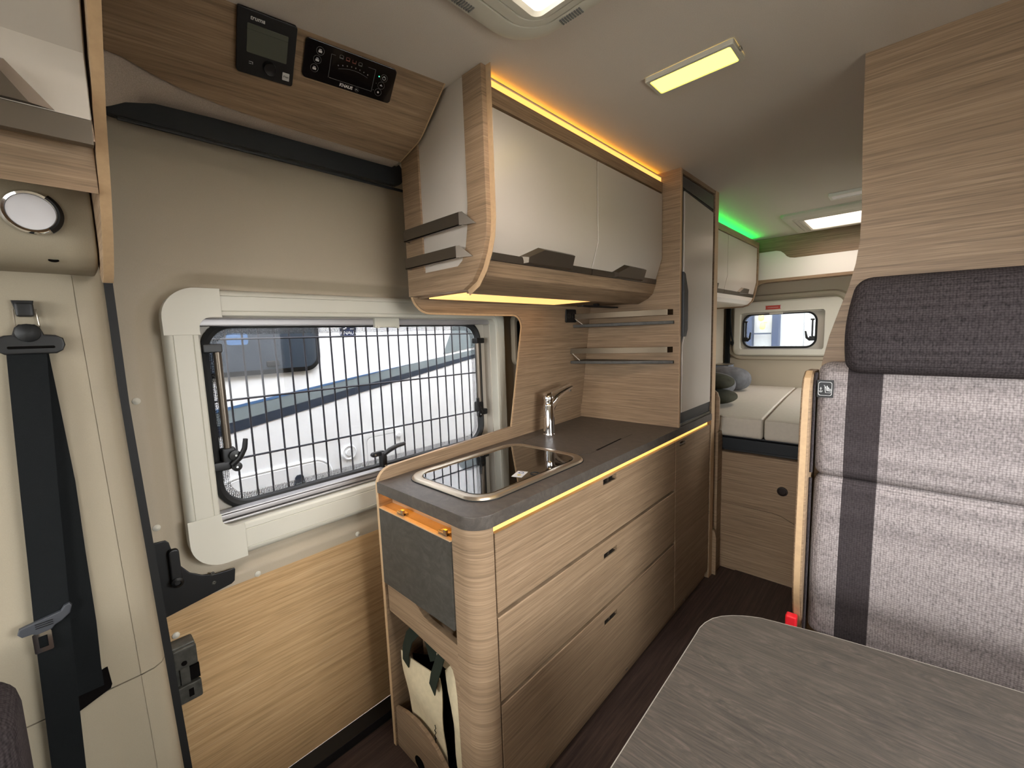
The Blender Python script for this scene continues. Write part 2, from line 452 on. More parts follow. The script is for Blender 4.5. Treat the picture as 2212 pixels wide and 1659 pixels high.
# ------------------------------------------------------------------ sliding door with its window
door = thing('door_1', 'cream sliding door panel', 'door', (-1.36, .8, 0)); del door['label'], door['category']; door['kind'] = 'structure'
N6 = 10
def yz(lp, x): return [(x-.0+h, y, z) for y, z, h in lp]
def squ(y0, y1, z0, z1, n=N6): return rrect(y0, y1, z0, z1, .0005, 0, n)
X0 = -1.352
loops = [yz(squ(.108, 1.60, .690, 1.575), X0), yz(rrect(.128, 1.52, .712, 1.556, .15, 0, N6), X0), yz(rrect(.140, 1.508, .724, 1.544, .14, 0, N6), X0-.004),
         yz(rrect(.160, 1.488, .744, 1.524, .12, 0, N6), X0-.020), yz(rrect(.172, 1.476, .754, 1.512, .11, 0, N6), X0-.024), yz(rrect(.235, 1.345, .845, 1.445, .03, 0, N6), X0-.024), yz(rrect(.235, 1.345, .845, 1.445, .03, 0, N6), X0-.07)]
m = M().rings(loops)
m.sheet([[(-1.352, y, 1.5745), (-1.351, y, 1.62), (-1.345, y, 1.70), (-1.332, y, 1.79), (-1.318, y, 1.86), (-1.31, y, 1.9)] for y in (.108, .5, 1.0, 1.60)])
obj('inner_panel', m, CREAM, door)
m = M().box(-1.372, -1.358, .112, 1.62, .035, .688, bev=.002)
obj('lower_board', m, WOODLIT, door)
obj('threshold_strip', M().box(-1.36, -1.30, .10, 1.62, .0, .034, bev=.003), BLACK, door)
m = M()
m.prism(rrect(.13, .86, 1.846, 1.918, .03), 0, .02, mat=frame((-1.262, 0, 0), (0, 1, .012), (0, 0, 1)))
m.box(-1.245, -1.238, .14, .86, 1.838, 1.846, bev=.002)
obj('top_rail', m, BLACKM, door)
# corner bracket
L_ = [(.110, .675), (.118, .676), (.268, .700), (.276, .706), (.280, .738), (.278, .742), (.262, .742), (.235, .744), (.205, .754), (.180, .772), (.162, .80), (.150, .842), (.146, .868), (.140, .876), (.112, .878)]
cb = obj('corner_bracket', M().prism(L_, 0, .006, bev=.002, mat=FX(-1.352)), BLACK, door)
m = M().prism(rrect(.140, .162, .752, .852, .009), .006, .022, bev=.004, mat=frame((-1.352, 0, 0), (0, 1, 0), (0, 0, 1)))
m.lathe([(0, 0), (.013, 0), (.013, .02), (.007, .024), (.006, .02), (0, .02)], 20, frame((-1.346, .151, .766), (0, 1, 0), (0, 0, 1)))
obj('bracket_lever', m, BLACK, cb)
for y, z in ((.228, .722), (.227, .748)):
    obj('bracket_screw', M().lathe([(0, 0), (.0055, 0), (.005, .002), (.0025, .0025), (0, .001)], 14, frame((-1.346, y, z), (0, 1, 0), (0, 0, 1))), GALV, cb)
for y, z in ((.121, 1.234), (.127, .913), (.642, .702), (.334, .697), (.137, .615), (.95, .705)):
    obj('cover_cap', M().lathe([(0, 0), (.0085, 0), (.008, .003), (.004, .0055), (0, .006)], 16, frame((-1.353 if z > .69 else -1.358, y, z), (0, 1, 0), (0, 0, 1))), FRAME, door)
# cast latch on the door edge
m = M().box(-1.358, -1.312, .118, .168, .455, .605, bev=.005)
m2 = M().box(-1.312, -1.300, .120, .168, .55, .603, bev=.004).box(-1.312, -1.298, .120, .170, .458, .505, bev=.004).box(-1.312, -1.306, .13, .150, .500, .56, bev=.002)
m.add(m2.bm)
lk = obj('door_latch', m, GALV, door)
m = M().box(-1.313, -1.3055, .150, .170, .508, .545)
m.lathe([(0, 0), (.006, 0), (.006, .002), (0, .002)], 14, frame((-1.3005, .140, .565), (0, 1, 0), (0, 0, 1)))
m.box(-1.2995, -1.2965, .142, .152, .472, .492)
obj('latch_opening', m, DARKF, lk)
# grab handle moulded at the rear edge of the door
m = M().prism(rrect(1.44, 1.53, 1.22, 1.46, .035), 0, .03, bev=.008, mat=FX(-1.352))
g = obj('grab_handle', m, CREAM, door)
obj('grab_recess', M().prism(rrect(1.455, 1.495, 1.25, 1.43, .016), 0, .002, mat=FX(-1.3215)), BLACK, g)
obj('rear_seal', M().box(-1.40, -1.30, 1.55, 1.62, .0, 1.9, bev=.006), RUBBER, door)
obj('seal_lip', M().box(-1.37, -1.31, 1.535, 1.548, .69, 1.6, bev=.004), BLACKM, door)

# window_1: frame, liner, pane, blind, stays
w = thing('window_1', 'x', 'window', (-1.37, .8, .80)); del w['label'], w['category']; w['kind'] = 'structure'
def fr(a, h): return [(-1.376+h, y, z) for y, z, _ in a]
def ringset(o, i, hs, ro, ri, n=8):
    """profiled frame between outer o=(y0,y1,z0,z1) and inner i"""
    L = []
    for t, h in hs:
        q = [o[k]+(i[k]-o[k])*t for k in range(4)]
        L.append([(-1.376+h, y, z) for y, z, _ in rrect(*q, ro+(ri-ro)*t, 0, n)])
    return L
O, I = (.186, 1.392, .772, 1.507), (.258, 1.33, .866, 1.436)
hs = [(0, 0), (0, .022), (.05, .036), (.14, .043), (.22, .0445), (.235, .0425), (.25, .0445), (.78, .0445), (.80, .0425), (.82, .0445), (.95, .043), (1, .038), (1, 0)]
fo = obj('window_frame', M().rings(ringset(O, I, hs, .075, .028, 10)), FRAME, w)
# corner joints of the frame: slightly proud sleeves
for cy, cz, sy, sz in ((.186, 1.507, 1, -1), (.186, .772, 1, 1)):
    a = .118; b = .125
    m = M()
    Lo = []
    if sz < 0: poly = [(cy-.001, cz-a)]+[(cy+.075-.076*math.cos(t), cz-.075+.076*math.sin(t)) for t in [PI/2*k/10 for k in range(11)]]+[(cy+b, cz+.001), (cy+b, cz-.073)]+[(cy+.073+.028-.028*math.cos(t)*1.0, cz-.073-.028+.028*math.sin(t)) for t in [PI/2*k/6 for k in range(6, -1, -1)]]+[(cy+.0735, cz-a)]
    else: poly = [(cy+.0735, cz+a+.02)]+[(cy+.0735+.028-.028*math.cos(t), cz+.0955+.028-.028*math.sin(t)) for t in [PI/2*k/6 for k in range(0, 7)]]+[(cy+b, cz+.0955), (cy+b, cz-.001)]+[(cy+.075-.076*math.cos(t), cz+.075-.076*math.sin(t)) for t in [PI/2*k/10 for k in range(10, -1, -1)]]+[(cy-.001, cz+a+.02)]
    m.prism(poly, .044, .0462, mat=FX(-1.376), bev=.0007)
    obj('frame_corner', m, FRAME, fo)
# reveal between frame and pane
m = M().rings([[(-1.370, y, z) for y, z, _ in rrect(.250, 1.338, .858, 1.444, .03, 0, 10)], [(-1.372, y, z) for y, z, _ in rrect(.262, 1.326, .870, 1.432, .03, 0, 10)], [(-1.408, y, z) for y, z, _ in rrect(.262, 1.326, .870, 1.432, .03, 0, 10)], [(-1.408, y, z) for y, z, _ in rrect(.272, 1.29, .892, 1.424, .075, 0, 10)]])
obj('reveal', m, FRAMEG, w)
G = (.267, 1.297, .884, 1.430)
def gl(d, x, r=.085): return [(x, y, z) for y, z, _ in rrect(G[0]+d, G[1]-d, G[2]+d, G[3]-d, r-d, 0, 10)]
obj('rubber_gasket', M().rings([gl(0, -1.407), gl(0, -1.398), gl(.010, -1.394), gl(.020, -1.400), gl(.023, -1.415), gl(0, -1.42)], closed=True), RUBBER, w)
pane = obj('pane', M().rings([gl(-.012, -1.430), gl(-.012, -1.426)], None, True, True), GLASSW, w)
obj('dotted_border', M().rings([gl(.0215, -1.4205), gl(.040, -1.4205)]), DOTS, pane)
m = M().box(-1.392, -1.368, .262, 1.326, 1.412, 1.434, bev=.005)
bl = obj('blind_cassette', m, ALU, w)
obj('blind_handle', M().box(-1.372, -1.356, .765, .862, 1.404, 1.439, bev=.003).box(-1.366, -1.352, .770, .780, 1.402, 1.409).box(-1.366, -1.352, .848, .858, 1.402, 1.409), FRAME, bl)
m = M().box(-1.392, -1.360, .262, 1.326, .8695, .876, bev=.002).box(-1.395, -1.366, .262, 1.326, .878, .892, bev=.003).box(-1.394, -1.362, .262, 1.326, .894, .899, bev=.002)
obj('sill_profile', m, ALU, w)
def stay(y, z0, z1, s, nm):
    m = M().tube([(-1.383, y, z0), (-1.383, y, z1)], .010, 14)
    st = obj('stay_rod', m, TITAN, w)
    obj('stay_mount', M().box(-1.405, -1.372, y-.022*(s > 0)-.012, y+.012+.022*(s < 0), z1-.004, z1+.020, bev=.004), BLACK, st)
    m = M().box(-1.405, -1.375, y-.016, y+.018, z0-.045, z0, bev=.006)
    m.lathe([(0, 0), (.014, 0), (.014, .012), (0, .014)], 16, frame((-1.376, y+.012*s, z0-.022), (0, 1, 0), (0, 0, 1)))
    m.box(-1.405, -1.375, y-.036*(s > 0)-.004, y+.004+.036*(s < 0), z0-.062, z0-.036, bev=.005)
    m.lathe([(0, 0), (.013, 0), (.013, .010), (0, .012)], 16, frame((-1.376, y+.014*s, z0-.055), (0, 1, 0), (0, 0, 1)))
    m.tube([(-1.370, y+.004*s, z0-.048), (-1.362, y+.022*s, z0-.03), (-1.356, y+.034*s, z0-.005), (-1.354, y+.038*s, z0+.022)], [.008, .0075, .007, .006], 10)
    lt = obj('latch', m, BLACK, st)
    for zz in (-.022, -.055):
        obj('screw', M().lathe([(0, 0), (.0035, 0), (.003, .002), (0, .002)], 10, frame((-1.3625, y+.013*s, z0+zz), (0, 1, 0), (0, 0, 1))), CHROME, st)
stay(.302, 1.075, 1.345, 1, 'l'); stay(1.262, 1.075, 1.335, -1, 'r')
m = M().prism(rrect(.735, .79, .940, .958, .009), 0, .014, bev=.003, mat=FX(-1.402))
m.box(-1.405, -1.375, .768, .788, .895, .955, bev=.005)
m.tube([(-1.385, .778, .944), (-1.370, .795, .960), (-1.360, .82, .972), (-1.354, .852, .976)], [.009, .009, .008, .007], 10)
lt = obj('latch', m, BLACK, w)
for y, z in ((.748, .949), (.778, .905)):
    obj('screw', M().lathe([(0, 0), (.004, 0), (.0035, .002), (0, .002)], 10, frame((-1.387 if y < .76 else -1.3745, y, z), (0, 1, 0), (0, 0, 1))), CHROME, lt)

# window_2: pane in the rear door, seen from inside (local a = x, b = z, height towards -Y)
w = thing('window_2', 'x', 'window', (-.77, 3.95, 1.14)); del w['label'], w['category']; w['kind'] = 'structure'
def rw(a, r, h): return [(x, 3.95-h, z) for x, z, _ in rrect(*a, r, 0, 8)]
obj('recess_ring', M().rings([rw((-1.16, -.30, 1.09, 1.62), .13, 0), rw((-1.15, -.31, 1.10, 1.61), .13, .016), rw((-1.13, -.33, 1.12, 1.59), .12, .018), rw((-1.11, -.35, 1.13, 1.575), .11, .004)]), CREAM, w)
f2 = obj('window_frame', M().rings([rw((-1.095, -.365, 1.130, 1.565), .05, .003), rw((-1.095, -.365, 1.130, 1.565), .05, .026), rw((-1.085, -.375, 1.140, 1.555), .045, .034), rw((-1.042, -.468, 1.180, 1.478), .02, .034), rw((-1.040, -.470, 1.182, 1.476), .02, .0)]), FRAME, w)
obj('gasket', M().rings([rw((-1.030, -.515, 1.188, 1.470), .075, .0), rw((-1.030, -.515, 1.188, 1.470), .075, .012), rw((-1.016, -.529, 1.202, 1.458), .062, .008), rw((-1.014, -.531, 1.204, 1.456), .06, -.02)]), RUBBER, w)
obj('pane', M().rings([rw((-1.016, -.529, 1.202, 1.458), .062, -.02), rw((-1.016, -.529, 1.202, 1.458), .062, -.024)], None, True, True), GLASST, w)
obj('liner', M().rings([rw((-1.040, -.470, 1.182, 1.476), .02, .003), rw((-1.028, -.517, 1.190, 1.468), .073, .003)]), FRAMEG, w)
obj('blind_bar', M().box(-1.04, -.47, 3.925, 3.945, 1.466, 1.474, bev=.002).box(-.83, -.74, 3.915, 3.935, 1.458, 1.476, bev=.002), FRAMEG, w)
obj('sill_bar', M().box(-1.04, -.47, 3.920, 3.945, 1.176, 1.183, bev=.002), ALU, w)
for x, s in ((-1.0, 1), (-.545, -1)):
    m = M().tube([(x, 3.935, 1.275), (x, 3.935, 1.40)], .006, 8).box(x-.012, x+.012, 3.925, 3.945, 1.40, 1.412)
    m.box(x-.018, x+.018, 3.922, 3.945, 1.245, 1.28, bev=.004)
    m.tube([(x+.01*s, 3.93, 1.25), (x+.032*s, 3.92, 1.27), (x+.04*s, 3.915, 1.32)], [.010, .009, .006], 8)
    obj('latch', m, BLACK, w)
st = obj('warning_sticker', M().box(-.862, -.752, 3.9145, 3.916, 1.497, 1.528), REDST, f2)
obj('sticker_edge', M().box(-.862, -.858, 3.914, 3.9147, 1.500, 1.525).box(-.756, -.752, 3.914, 3.9147, 1.500, 1.525).box(-.845, -.770, 3.914, 3.9147, 1.5115, 1.5135), PRINT, f2)

# window_3 and window_4: roof hatches
GLASSR2 = glass('roof_acrylic_tinted', (.62, .57, .55), refl=.2)
def hatch(n, x0, x1, y0, y1, ix0, ix1, iy0, iy1, r):
    w = thing('window_%d' % n, 'x', 'window', ((x0+x1)/2, (y0+y1)/2, ZC)); del w['label'], w['category']; w['kind'] = 'structure'
    o, i = (x0, x1, y0, y1), (ix0, ix1, iy0, iy1)
    L = []
    for t, h, rr in ((0, .0, r), (0, .012, r), (.06, .022, r*.98), (.22, .026, r*.9), (.48, .024, r*.7), (.50, .019, r*.68), (.53, .024, r*.66), (.72, .024, r*.5), (.74, .020, r*.5), (.76, .024, r*.45), (.92, .024, .02), (1, .018, .015), (1, -.06, .015)):
        q = [o[k]+(i[k]-o[k])*t for k in range(4)]
        L.append([(a, b, ZC-h) for a, b, _ in rrect(*q, rr, 0, 8)])
    fr_ = obj('hatch_frame', M().rings(L), FRAME, w)
    obj('dome', M().box(ix0-.02, ix1+.02, iy0-.02, iy1+.02, ZC+.07, ZC+.076), GLASSR if n == 3 else GLASSR2, w)
    return fr_
f3 = hatch(3, -.705, -.20, .32, .823, -.60, -.30, .42, .756, .10)
m = M()
for k in range(9): m.box(-.575+.006*k, -.572+.006*k, .796, .812, ZC-.027, ZC-.0245)
for k in range(8): m.box(-.69, -.672, .60+.006*k, .603+.006*k, ZC-.027, ZC-.0245)
obj('vent_grille', m, PRINTD, f3)
hatch(4, -.627, -.06, 3.13, 3.715, -.53, -.15, 3.31, 3.665, .03)

# window_5..7: windscreen, cab side and dinette panes, plus an unseen bed window added to brighten the rear
for n, b in ((5, (-1.18, .46, -2.345, -2.339, 1.02, 1.9)), (6, (-1.37, -1.364, -1.75, -.75, 1.02, 1.66)), (7, (.63, .636, .42, 1.18, .98, 1.52)), (8, (.63, .636, -1.75, -1.05, 1.10, 1.60)), (9, (.63, .636, 2.85, 3.55, 1.08, 1.48))):
    struct('window_%d' % n, M().box(*b), GLASSC)

# ================================================================== OUTSIDE
struct('ground', M().box(-14, 12, -14, 16, -.56, -.5), ASPH)
# welded mesh fence
XF = -1.655; s = XF/-1.36
fe = thing('mesh_fence', 'dark grey welded wire mesh fence between the van and the white caravan', 'fence', (XF, 1.2, -.5))
y = .3145*s-.0498*8
while y < 3.4:
    obj('vertical_wire', M().tube([(XF, y, -.5), (XF, y, 1.62)], .0033, 6), WIRE, fe); y += .0503
for z in (1.378, 1.176, .974, .772, .57, .37, .17, -.03, -.23, 1.58):
    obj('horizontal_wire', M().tube([(XF+.004, -.3, z+.004), (XF+.004, 3.4, z-.006)], .0038, 6), WIRE, fe)
for yy in (-.3, 3.4): obj('post', M().box(XF-.05, XF-.01, yy-.02, yy+.02, -.5, 1.65, bev=.003), WIRE, fe)

# the caravan next door
XC = -2.4
cv = thing('caravan', 'white caravan with grey and blue stripes parked beyond the mesh fence', 'caravan', (XC-1, 1.0, -.5))
obj('body', M().box(XC-2.2, XC, -3.2, 5.0, -.2, 2.3, bev=.06, seg=3), CARAV, cv)
def cq(pts, h): return M().prism(pts, 0, h, mat=FX(XC))
obj('grey_stripe', cq([(-1.5, .79), (.53, 1.060), (1.2, 1.150), (2.22, 1.274), (2.22, 1.240), (1.2, 1.088), (.53, .982), (-1.5, .70)], .003), STRG, cv)
obj('dark_stripe', cq([(-1.5, .70), (.53, .982), (1.2, 1.088), (2.22, 1.240), (4.0, 1.50), (4.0, 1.46), (2.22, 1.214), (1.2, 1.047), (.53, .930), (-1.5, .64)], .0035), STRD, cv)
obj('blue_stripe', cq([(.3, 1.030), (.53, 1.060), (1.2, 1.150), (1.6, 1.200), (1.2, 1.141), (.53, 1.046), (.3, 1.016)], .0045), STRB, cv)
obj('grey_panel', cq([(1.86, 1.245), (2.4, 1.315), (2.4, 1.50), (2.02, 1.50), (1.97, 1.46)], .003), STRG, cv)
wv = obj('window', M().prism(rrect(-.5, .985, 1.222, 1.85, .07), 0, .03, bev=.01, mat=FX(XC)), CARGL, cv)
obj('window_seal', M().rings([[(XC+.001, y, z) for y, z, _ in rrect(-.515, 1.0, 1.207, 1.865, .08, 0, 8)], [(XC+.02, y, z) for y, z, _ in rrect(-.513, .998, 1.209, 1.863, .08, 0, 8)], [(XC+.032, y, z) for y, z, _ in rrect(-.49, .975, 1.232, 1.84, .06, 0, 8)]]), RUBBER, wv)
obj('window_sticker', M().prism(rrect(.56, .65, 1.36, 1.415, .012), .031, .0315, mat=FX(XC)), STRB, wv)
obj('window_latch', M().box(XC+.03, XC+.04, .72, .78, 1.245, 1.275, bev=.006), BLACK, wv)
obj('locker_flap', M().rings([[(XC+h, y, z) for y, z, _ in rrect(.45+d, 1.02-d, .40+d, .716-d, .10-d, 0, 8)] for d, h in ((0, 0), (0, .006), (.006, .012), (.010, .012), (.012, .008), (.018, .008), (.02, .012))], None, False, True), CARAV, cv)
fl = obj('flap_lock', M().prism([(.80, .575), (.865, .575), (.855, .638), (.845, .650), (.822, .650), (.810, .638)], .012, .02, bev=.003, mat=FX(XC)), STRD, cv)
obj('lock_plate', M().box(XC+.02, XC+.023, .81, .856, .583, .608, bev=.001), STRG, fl)
obj('filler_cap', M().lathe([(0, 0), (.046, 0), (.046, .006), (.040, .012), (.030, .008), (.022, .008), (.020, .014), (0, .015)], 28, frame((XC, 1.125, .706), (0, 1, 0), (0, 0, 1))), CARAV, cv)
sf = obj('service_flap', M().rings([[(XC+h, y, z) for y, z, _ in rrect(1.205+d, 1.50-d, .52+d, .80-d, .03, 0, 6)] for d, h in ((0, 0), (0, .008), (.006, .012), (.03, .010), (.033, .004), (.035, .010))], None, False, True), CARAV, cv)
obj('flap_knob', M().lathe([(0, 0), (.018, 0), (.018, .01), (.014, .014), (.004, .014), (.003, .012), (0, .012)], 20, frame((XC+.01, 1.455, .752), (0, 1, 0), (0, 0, 1))), CARAV, sf)
bd = obj('badge', M().prism(rrect(1.128, 1.226, 1.393, 1.50, .006), .0, .002, mat=FX(XC)), NAVY, cv)
text('badge_lettering', 'KNAUS', .030, (XC+.0022, 1.177, 1.408), (0, 1, 0), (0, 0, 1), PRINT, bd, shear=.15, bold=.0006)
m = M().tube([(XC+.0025, 1.150+.02*math.cos(t), 1.452+.022*math.sin(t)) for t in [PI*.8+1.3*PI*k/12 for k in range(13)]], .0045, 6)
m.box(XC+.002, XC+.003, 1.185, 1.215, 1.440, 1.446).box(XC+.002, XC+.003, 1.19, 1.215, 1.428, 1.433)
obj('badge_bird', m, PRINT, bd)

# behind the rear window: pale clad hall wall with blue grey posts
hw = thing('hall_wall', 'pale clad wall with blue grey posts outside the rear window', 'wall', (-1.0, 7.6, -.5))
m = M()
for k in range(24): m.box(-5+.35*k, -5+.35*k+.335, 7.6, 7.66, -.5, 4, bev=.01)
obj('cladding', m, HALLW, hw)
for x in (-1.86, -1.50): obj('post', M().box(x-.045, x+.045, 7.46, 7.6, -.5, 3.2, bev=.005), HALLP, hw)
for z in (.85, 1.25): obj('rail', M().box(-1.8, -1.56, 7.5, 7.52, z, z+.02), HALLP, hw)
for x, z in ((-1.665, 1.50), (-1.645, 1.37)):
    single('lantern', M().lathe([(0, 0), (.03, .01), (.042, .04), (.036, .08), (.02, .11), (0, .112)], 16, Matrix.Translation((x, 7.35, z-.05))).tube([(x, 7.35, z+.06), (x, 7.6, z+.06)], .006, 6), GLOWY,
           'yellow lantern outside the rear window, %s of two' % ('upper' if z > 1.4 else 'lower'), 'lantern', (x, 7.35, z), 'yellow lanterns behind the rear window')

# ================================================================== KITCHEN
def sx(y, z):
    """inner face of the boarding behind the kitchen"""
    t = min(1, max(0, (y-.65)/1.23)); k = min(1, max(0, (z-.92)/.58))
    return -1.195-.072*t*(1-k)
def ringpanel(y0, y1, z0, z1, x, hole=None, th=.018, b=.0018):
    m = M(); q = lambda d, h: [(x+h, a, c) for a, c in ((y1-d, z1-d), (y0+d, z1-d), (y0+d, z0+d), (y1-d, z0+d))]
    if not hole: return m.rings([q(0, -th), q(0, -b), q(b, 0)], None, True, True)
    a0, a1, c0, c1 = hole
    hq = lambda h: [(x+h, a, c) for a, c in ((a1, c1), (a0, c1), (a0, c0), (a1, c0))]
    return m.rings([q(0, -th), q(0, -b), q(b, 0), hq(0), hq(-th)])

kc = thing('kitchen_cabinet', 'oak kitchen base cabinet with three long drawers under the dark worktop', 'cabinet', (-.97, 1.5, 0))
XK = -.745
obj('carcass', M().box(-1.175, -.795, .775, 2.305, .05, .860).box(-1.175, -.80, .76, .775, .0, .862), WOOD, kc)
m = M(); pts = [(-.837, .74), (-.837, .646)]+[(-.802-.0+.058*math.sin(t), .704-.058*math.cos(t)) for t in [PI/2*k/10 for k in range(11)]]+[(-.744, .706), (-.764, .706), (-.764, .74)]
m.prism(pts, 0, .884)
obj('corner_post', m, WOOD, kc)
for i, (z0, z1, p0, p1) in enumerate(((.643, .861, .836, .857), (.391, .630, .566, .587), (.046, .378, .314, .336))):
    d = obj('drawer', ringpanel(.712, 1.853, z0, z1, XK, (1.236, 1.326, p0, p1)), WOOD, kc, 20)
    m = M().box(XK-.028, XK-.017, 1.232, 1.330, p0-.004, p1+.004)
    pl = obj('finger_pull', m, BLACK, d)
    obj('pull_latch', M().box(XK-.017, XK-.006, 1.272, 1.284, p0+.002, p1, bev=.002).box(XK-.017, XK-.004, 1.238, 1.324, p0, p0+.002), TITAN, d)
dr = obj('door', ringpanel(1.859, 2.305, .046, .861, XK, (1.905, 1.978, .828, .850)), WOOD, kc, 20)
obj('finger_pull', M().box(XK-.028, XK-.017, 1.902, 1.981, .824, .854).tube([(XK-.006, 1.908, .838), (XK-.003, 1.925, .836), (XK-.003, 1.955, .836), (XK-.006, 1.976, .838)], .0025, 8), TITAN, dr)
obj('plinth', M().box(-1.17, -.762, .74, 2.305, 0, .045), WOOD, kc)
for y in (.908, 1.422, 2.009):
    obj('screw_cap', M().lathe([(0, 0), (.009, 0), (.008, .006), (.004, .008), (0, .006)], 16, frame((-.762, y, .026), (0, 1, 0), (0, 0, 1))), STEEL, kc)
# side board that carries on as an upstand behind the worktop
outl = [(.645, 0), (.645, .905)]+[(.645+.055*(1-math.cos(t)), .905+.052*math.sin(t)) for t in [PI/2*k/8 for k in range(1, 9)]]
ys_ = [.70+1.18*k/10 for k in range(1, 11)]
top = outl[2:]+[(y, .957+.028*(y-.7)/1.18) for y in ys_]
m = M(); gf = [[(sx(y, 0 if j == 0 else .92), y, z*j) for j in (0, .5, 1)] for y, z in [(.645, .905)]+top]
gf = [[(sx(y, .92), y, z*j) for j in (0, .5, 1)] for y, z in [(.645, .905)]+top]
L0 = [r_ for r_ in gf]
t_ = bmesh.new()
front = [[t_.verts.new(p) for p in r_] for r_ in L0]; back = [[t_.verts.new((p[0]-.013, p[1], p[2])) for p in r_] for r_ in L0]
for i in range(len(L0)-1):
    for j in range(2):
        t_.faces.new((front[i][j], front[i+1][j], front[i+1][j+1], front[i][j+1])); t_.faces.new((back[i][j], back[i][j+1], back[i+1][j+1], back[i+1][j]))
    t_.faces.new((front[i][2], front[i+1][2], back[i+1][2], back[i][2]))
for j in range(2): t_.faces.new((front[0][j], front[0][j+1], back[0][j+1], back[0][j]))
bmesh.ops.recalc_face_normals(t_, faces=t_.faces[:])
m.add(t_)
sb = obj('side_board', m, WOOD, kc)
m = M().tube([(sx(.645, .9)-.0065, .6442, 0), (sx(.645, .9)-.0065, .6442, .903)]+[(sx(y, .92)-.0065, y-.0008, z+.0006) for y, z in top[:10]], 0, flat=(.0128, .0014))
obj('edge_band', m, EDGE, sb)
fl = obj('folding_flap', M().box(-1.190, -.838, .640, .656, .590, .838, bev=.0015), STONEV, kc)
obj('flap_edge', M().box(-1.190, -.838, .6405, .6555, .8375, .8405), EDGE, fl)
for x in (-1.085, -.882):
    obj('hinge', M().box(x-.018, x+.018, .650, .668, .840, .847, bev=.001).box(x+.006, x+.018, .648, .656, .846, .858, bev=.001).tube([(x-.018, .655, .845), (x+.018, .655, .845)], .004, 8), STEEL, fl)
obj('apron_rail', M().box(-1.192, -.838, .690, .702, .832, .884).box(-1.192, -.838, .657, .690, .832, .8395), WOOD, kc)
m = M().prism([(-1.192, .580), (-1.085, .584), (-1.05, .582), (-1.025, .572), (-1.0, .556), (-.975, .549), (-.91, .544), (-.838, .540), (-.838, .0), (-.848, .0), (-.858, .38), (-.864, .43), (-.872, .452), (-.886, .462), (-1.06, .480), (-1.192, .488)], -.668, -.652, bev=.0015, mat=FY(0))
obj('pocket_rail', m, WOOD, kc)
pf = obj('pocket_front', M().prism([(-1.192, 0), (-1.192, .142), (-1.13, .160), (-1.07, .166), (-1.02, .158), (-.975, .140), (-.935, .113), (-.905, .078), (-.885, .035), (-.875, 0)], -.662, -.650, bev=.0015, mat=FY(0)), WOOD, kc)
obj('finger_hole', M().prism([(-1.065+.026*math.cos(t), .024+.022*math.sin(t)) for t in [2*PI*k/24 for k in range(24)]], -.6505, -.6495, mat=FY(0)), DARKF, pf)
obj('led_diffuser', M().box(-.777, -.757, .712, 2.30, .8620, .8835), LEDV, kc)
obj('led_strip', M().box(-1.19, -.84, .668, .684, .8800, .8836), LEDO, kc)

# worktop
sinkr = (-1.165, -.797, .715, 1.245)
m = M()
pts = [(-1.196, .642), (-.80, .642)]+[(-.80+.062*math.sin(t), .704-.062*math.cos(t)) for t in [PI/2*k/10 for k in range(1, 11)]]+[(-.738, 2.31), (-1.15, 2.31), (-1.15, 1.879), (sx(1.879, .9)+.001, 1.879), (sx(1.3, .9)+.001, 1.3)]
m.prism(pts, .884, .920, bev=.0025)
wt = single('worktop', m, STONE, 'dark stone look kitchen worktop with a rounded front corner', 'worktop', (-.97, 1.4, .884))
m = M().prism([(-.845, 1.35), (-.836, 1.35), (-.850, 1.562), (-.858, 1.562)], .9203, .9206)
obj('slot', m, DARKF, wt)
def arc2(cx, cy, r, a0, a1, n=10): return [(cx+r*math.cos(a0+(a1-a0)*k/n), cy+r*math.sin(a0+(a1-a0)*k/n), .9203) for k in range(n+1)]
obj('lid_joint', M().tube([(-.855, 1.66, .9203), (-.84, 1.35, .9203), (-.835, 1.29, .9203)]+arc2(-.875, 1.30, .04, 0, -PI/2, 6)+[(-1.12, 1.265, .9203)]+arc2(-1.12, 1.305, .04, -PI/2, -PI, 6)+[(-1.165, 1.42, .9203)], .0007, 6), STONEV, wt)

# sink with smoked glass lid
sk = thing('sink', 'steel rimmed kitchen sink under a black glass lid', 'sink', (-.981, .98, .920))
def sr(d, z, r=.075): return [(a, b, z) for a, b, _ in rrect(sinkr[0]+d, sinkr[1]-d, sinkr[2]+d, sinkr[3]-d, max(.01, r-d*.6), 0, 10)]
obj('rim', M().rings([sr(0, .9203), sr(.0, .923), sr(.004, .928), sr(.008, .9295), sr(.024, .9295), sr(.029, .927), sr(.031, .9203)]), RIM, sk)
obj('rubber_seal', M().rings([sr(-.002, .9203), sr(-.002, .9225), sr(.002, .9225), sr(.002, .9203)], closed=True), RUBBER, sk)
lid = obj('glass_lid', M().rings([sr(.0312, .9203), sr(.0312, .9272), sr(.0325, .928)], None, True, True), GLASSK, sk)
obj('lid_knob', M().ring2(.010, .0155, .0012, 24, Matrix.Translation((-.838, .985, .928))), RUBBER, lid)
Rt = Matrix.Translation((-.872, .952, .928)) @ Matrix.Rotation(.35, 4, 'Z')
sg = obj('sticker', M().box(-.017, .017, -.028, .028, 0, .0006, mat=Rt), PRINT, lid)
obj('sticker_leaf', M().prism([(0, -.016), (.008, -.009), (.004, -.003), (-.006, -.008)], .0006, .0009, mat=Rt), YELS, sg)
obj('sticker_ring', M().ring2(.006, .009, .0003, 16, Rt @ Matrix.Translation((0, .012, .0006))), BLUS, sg)

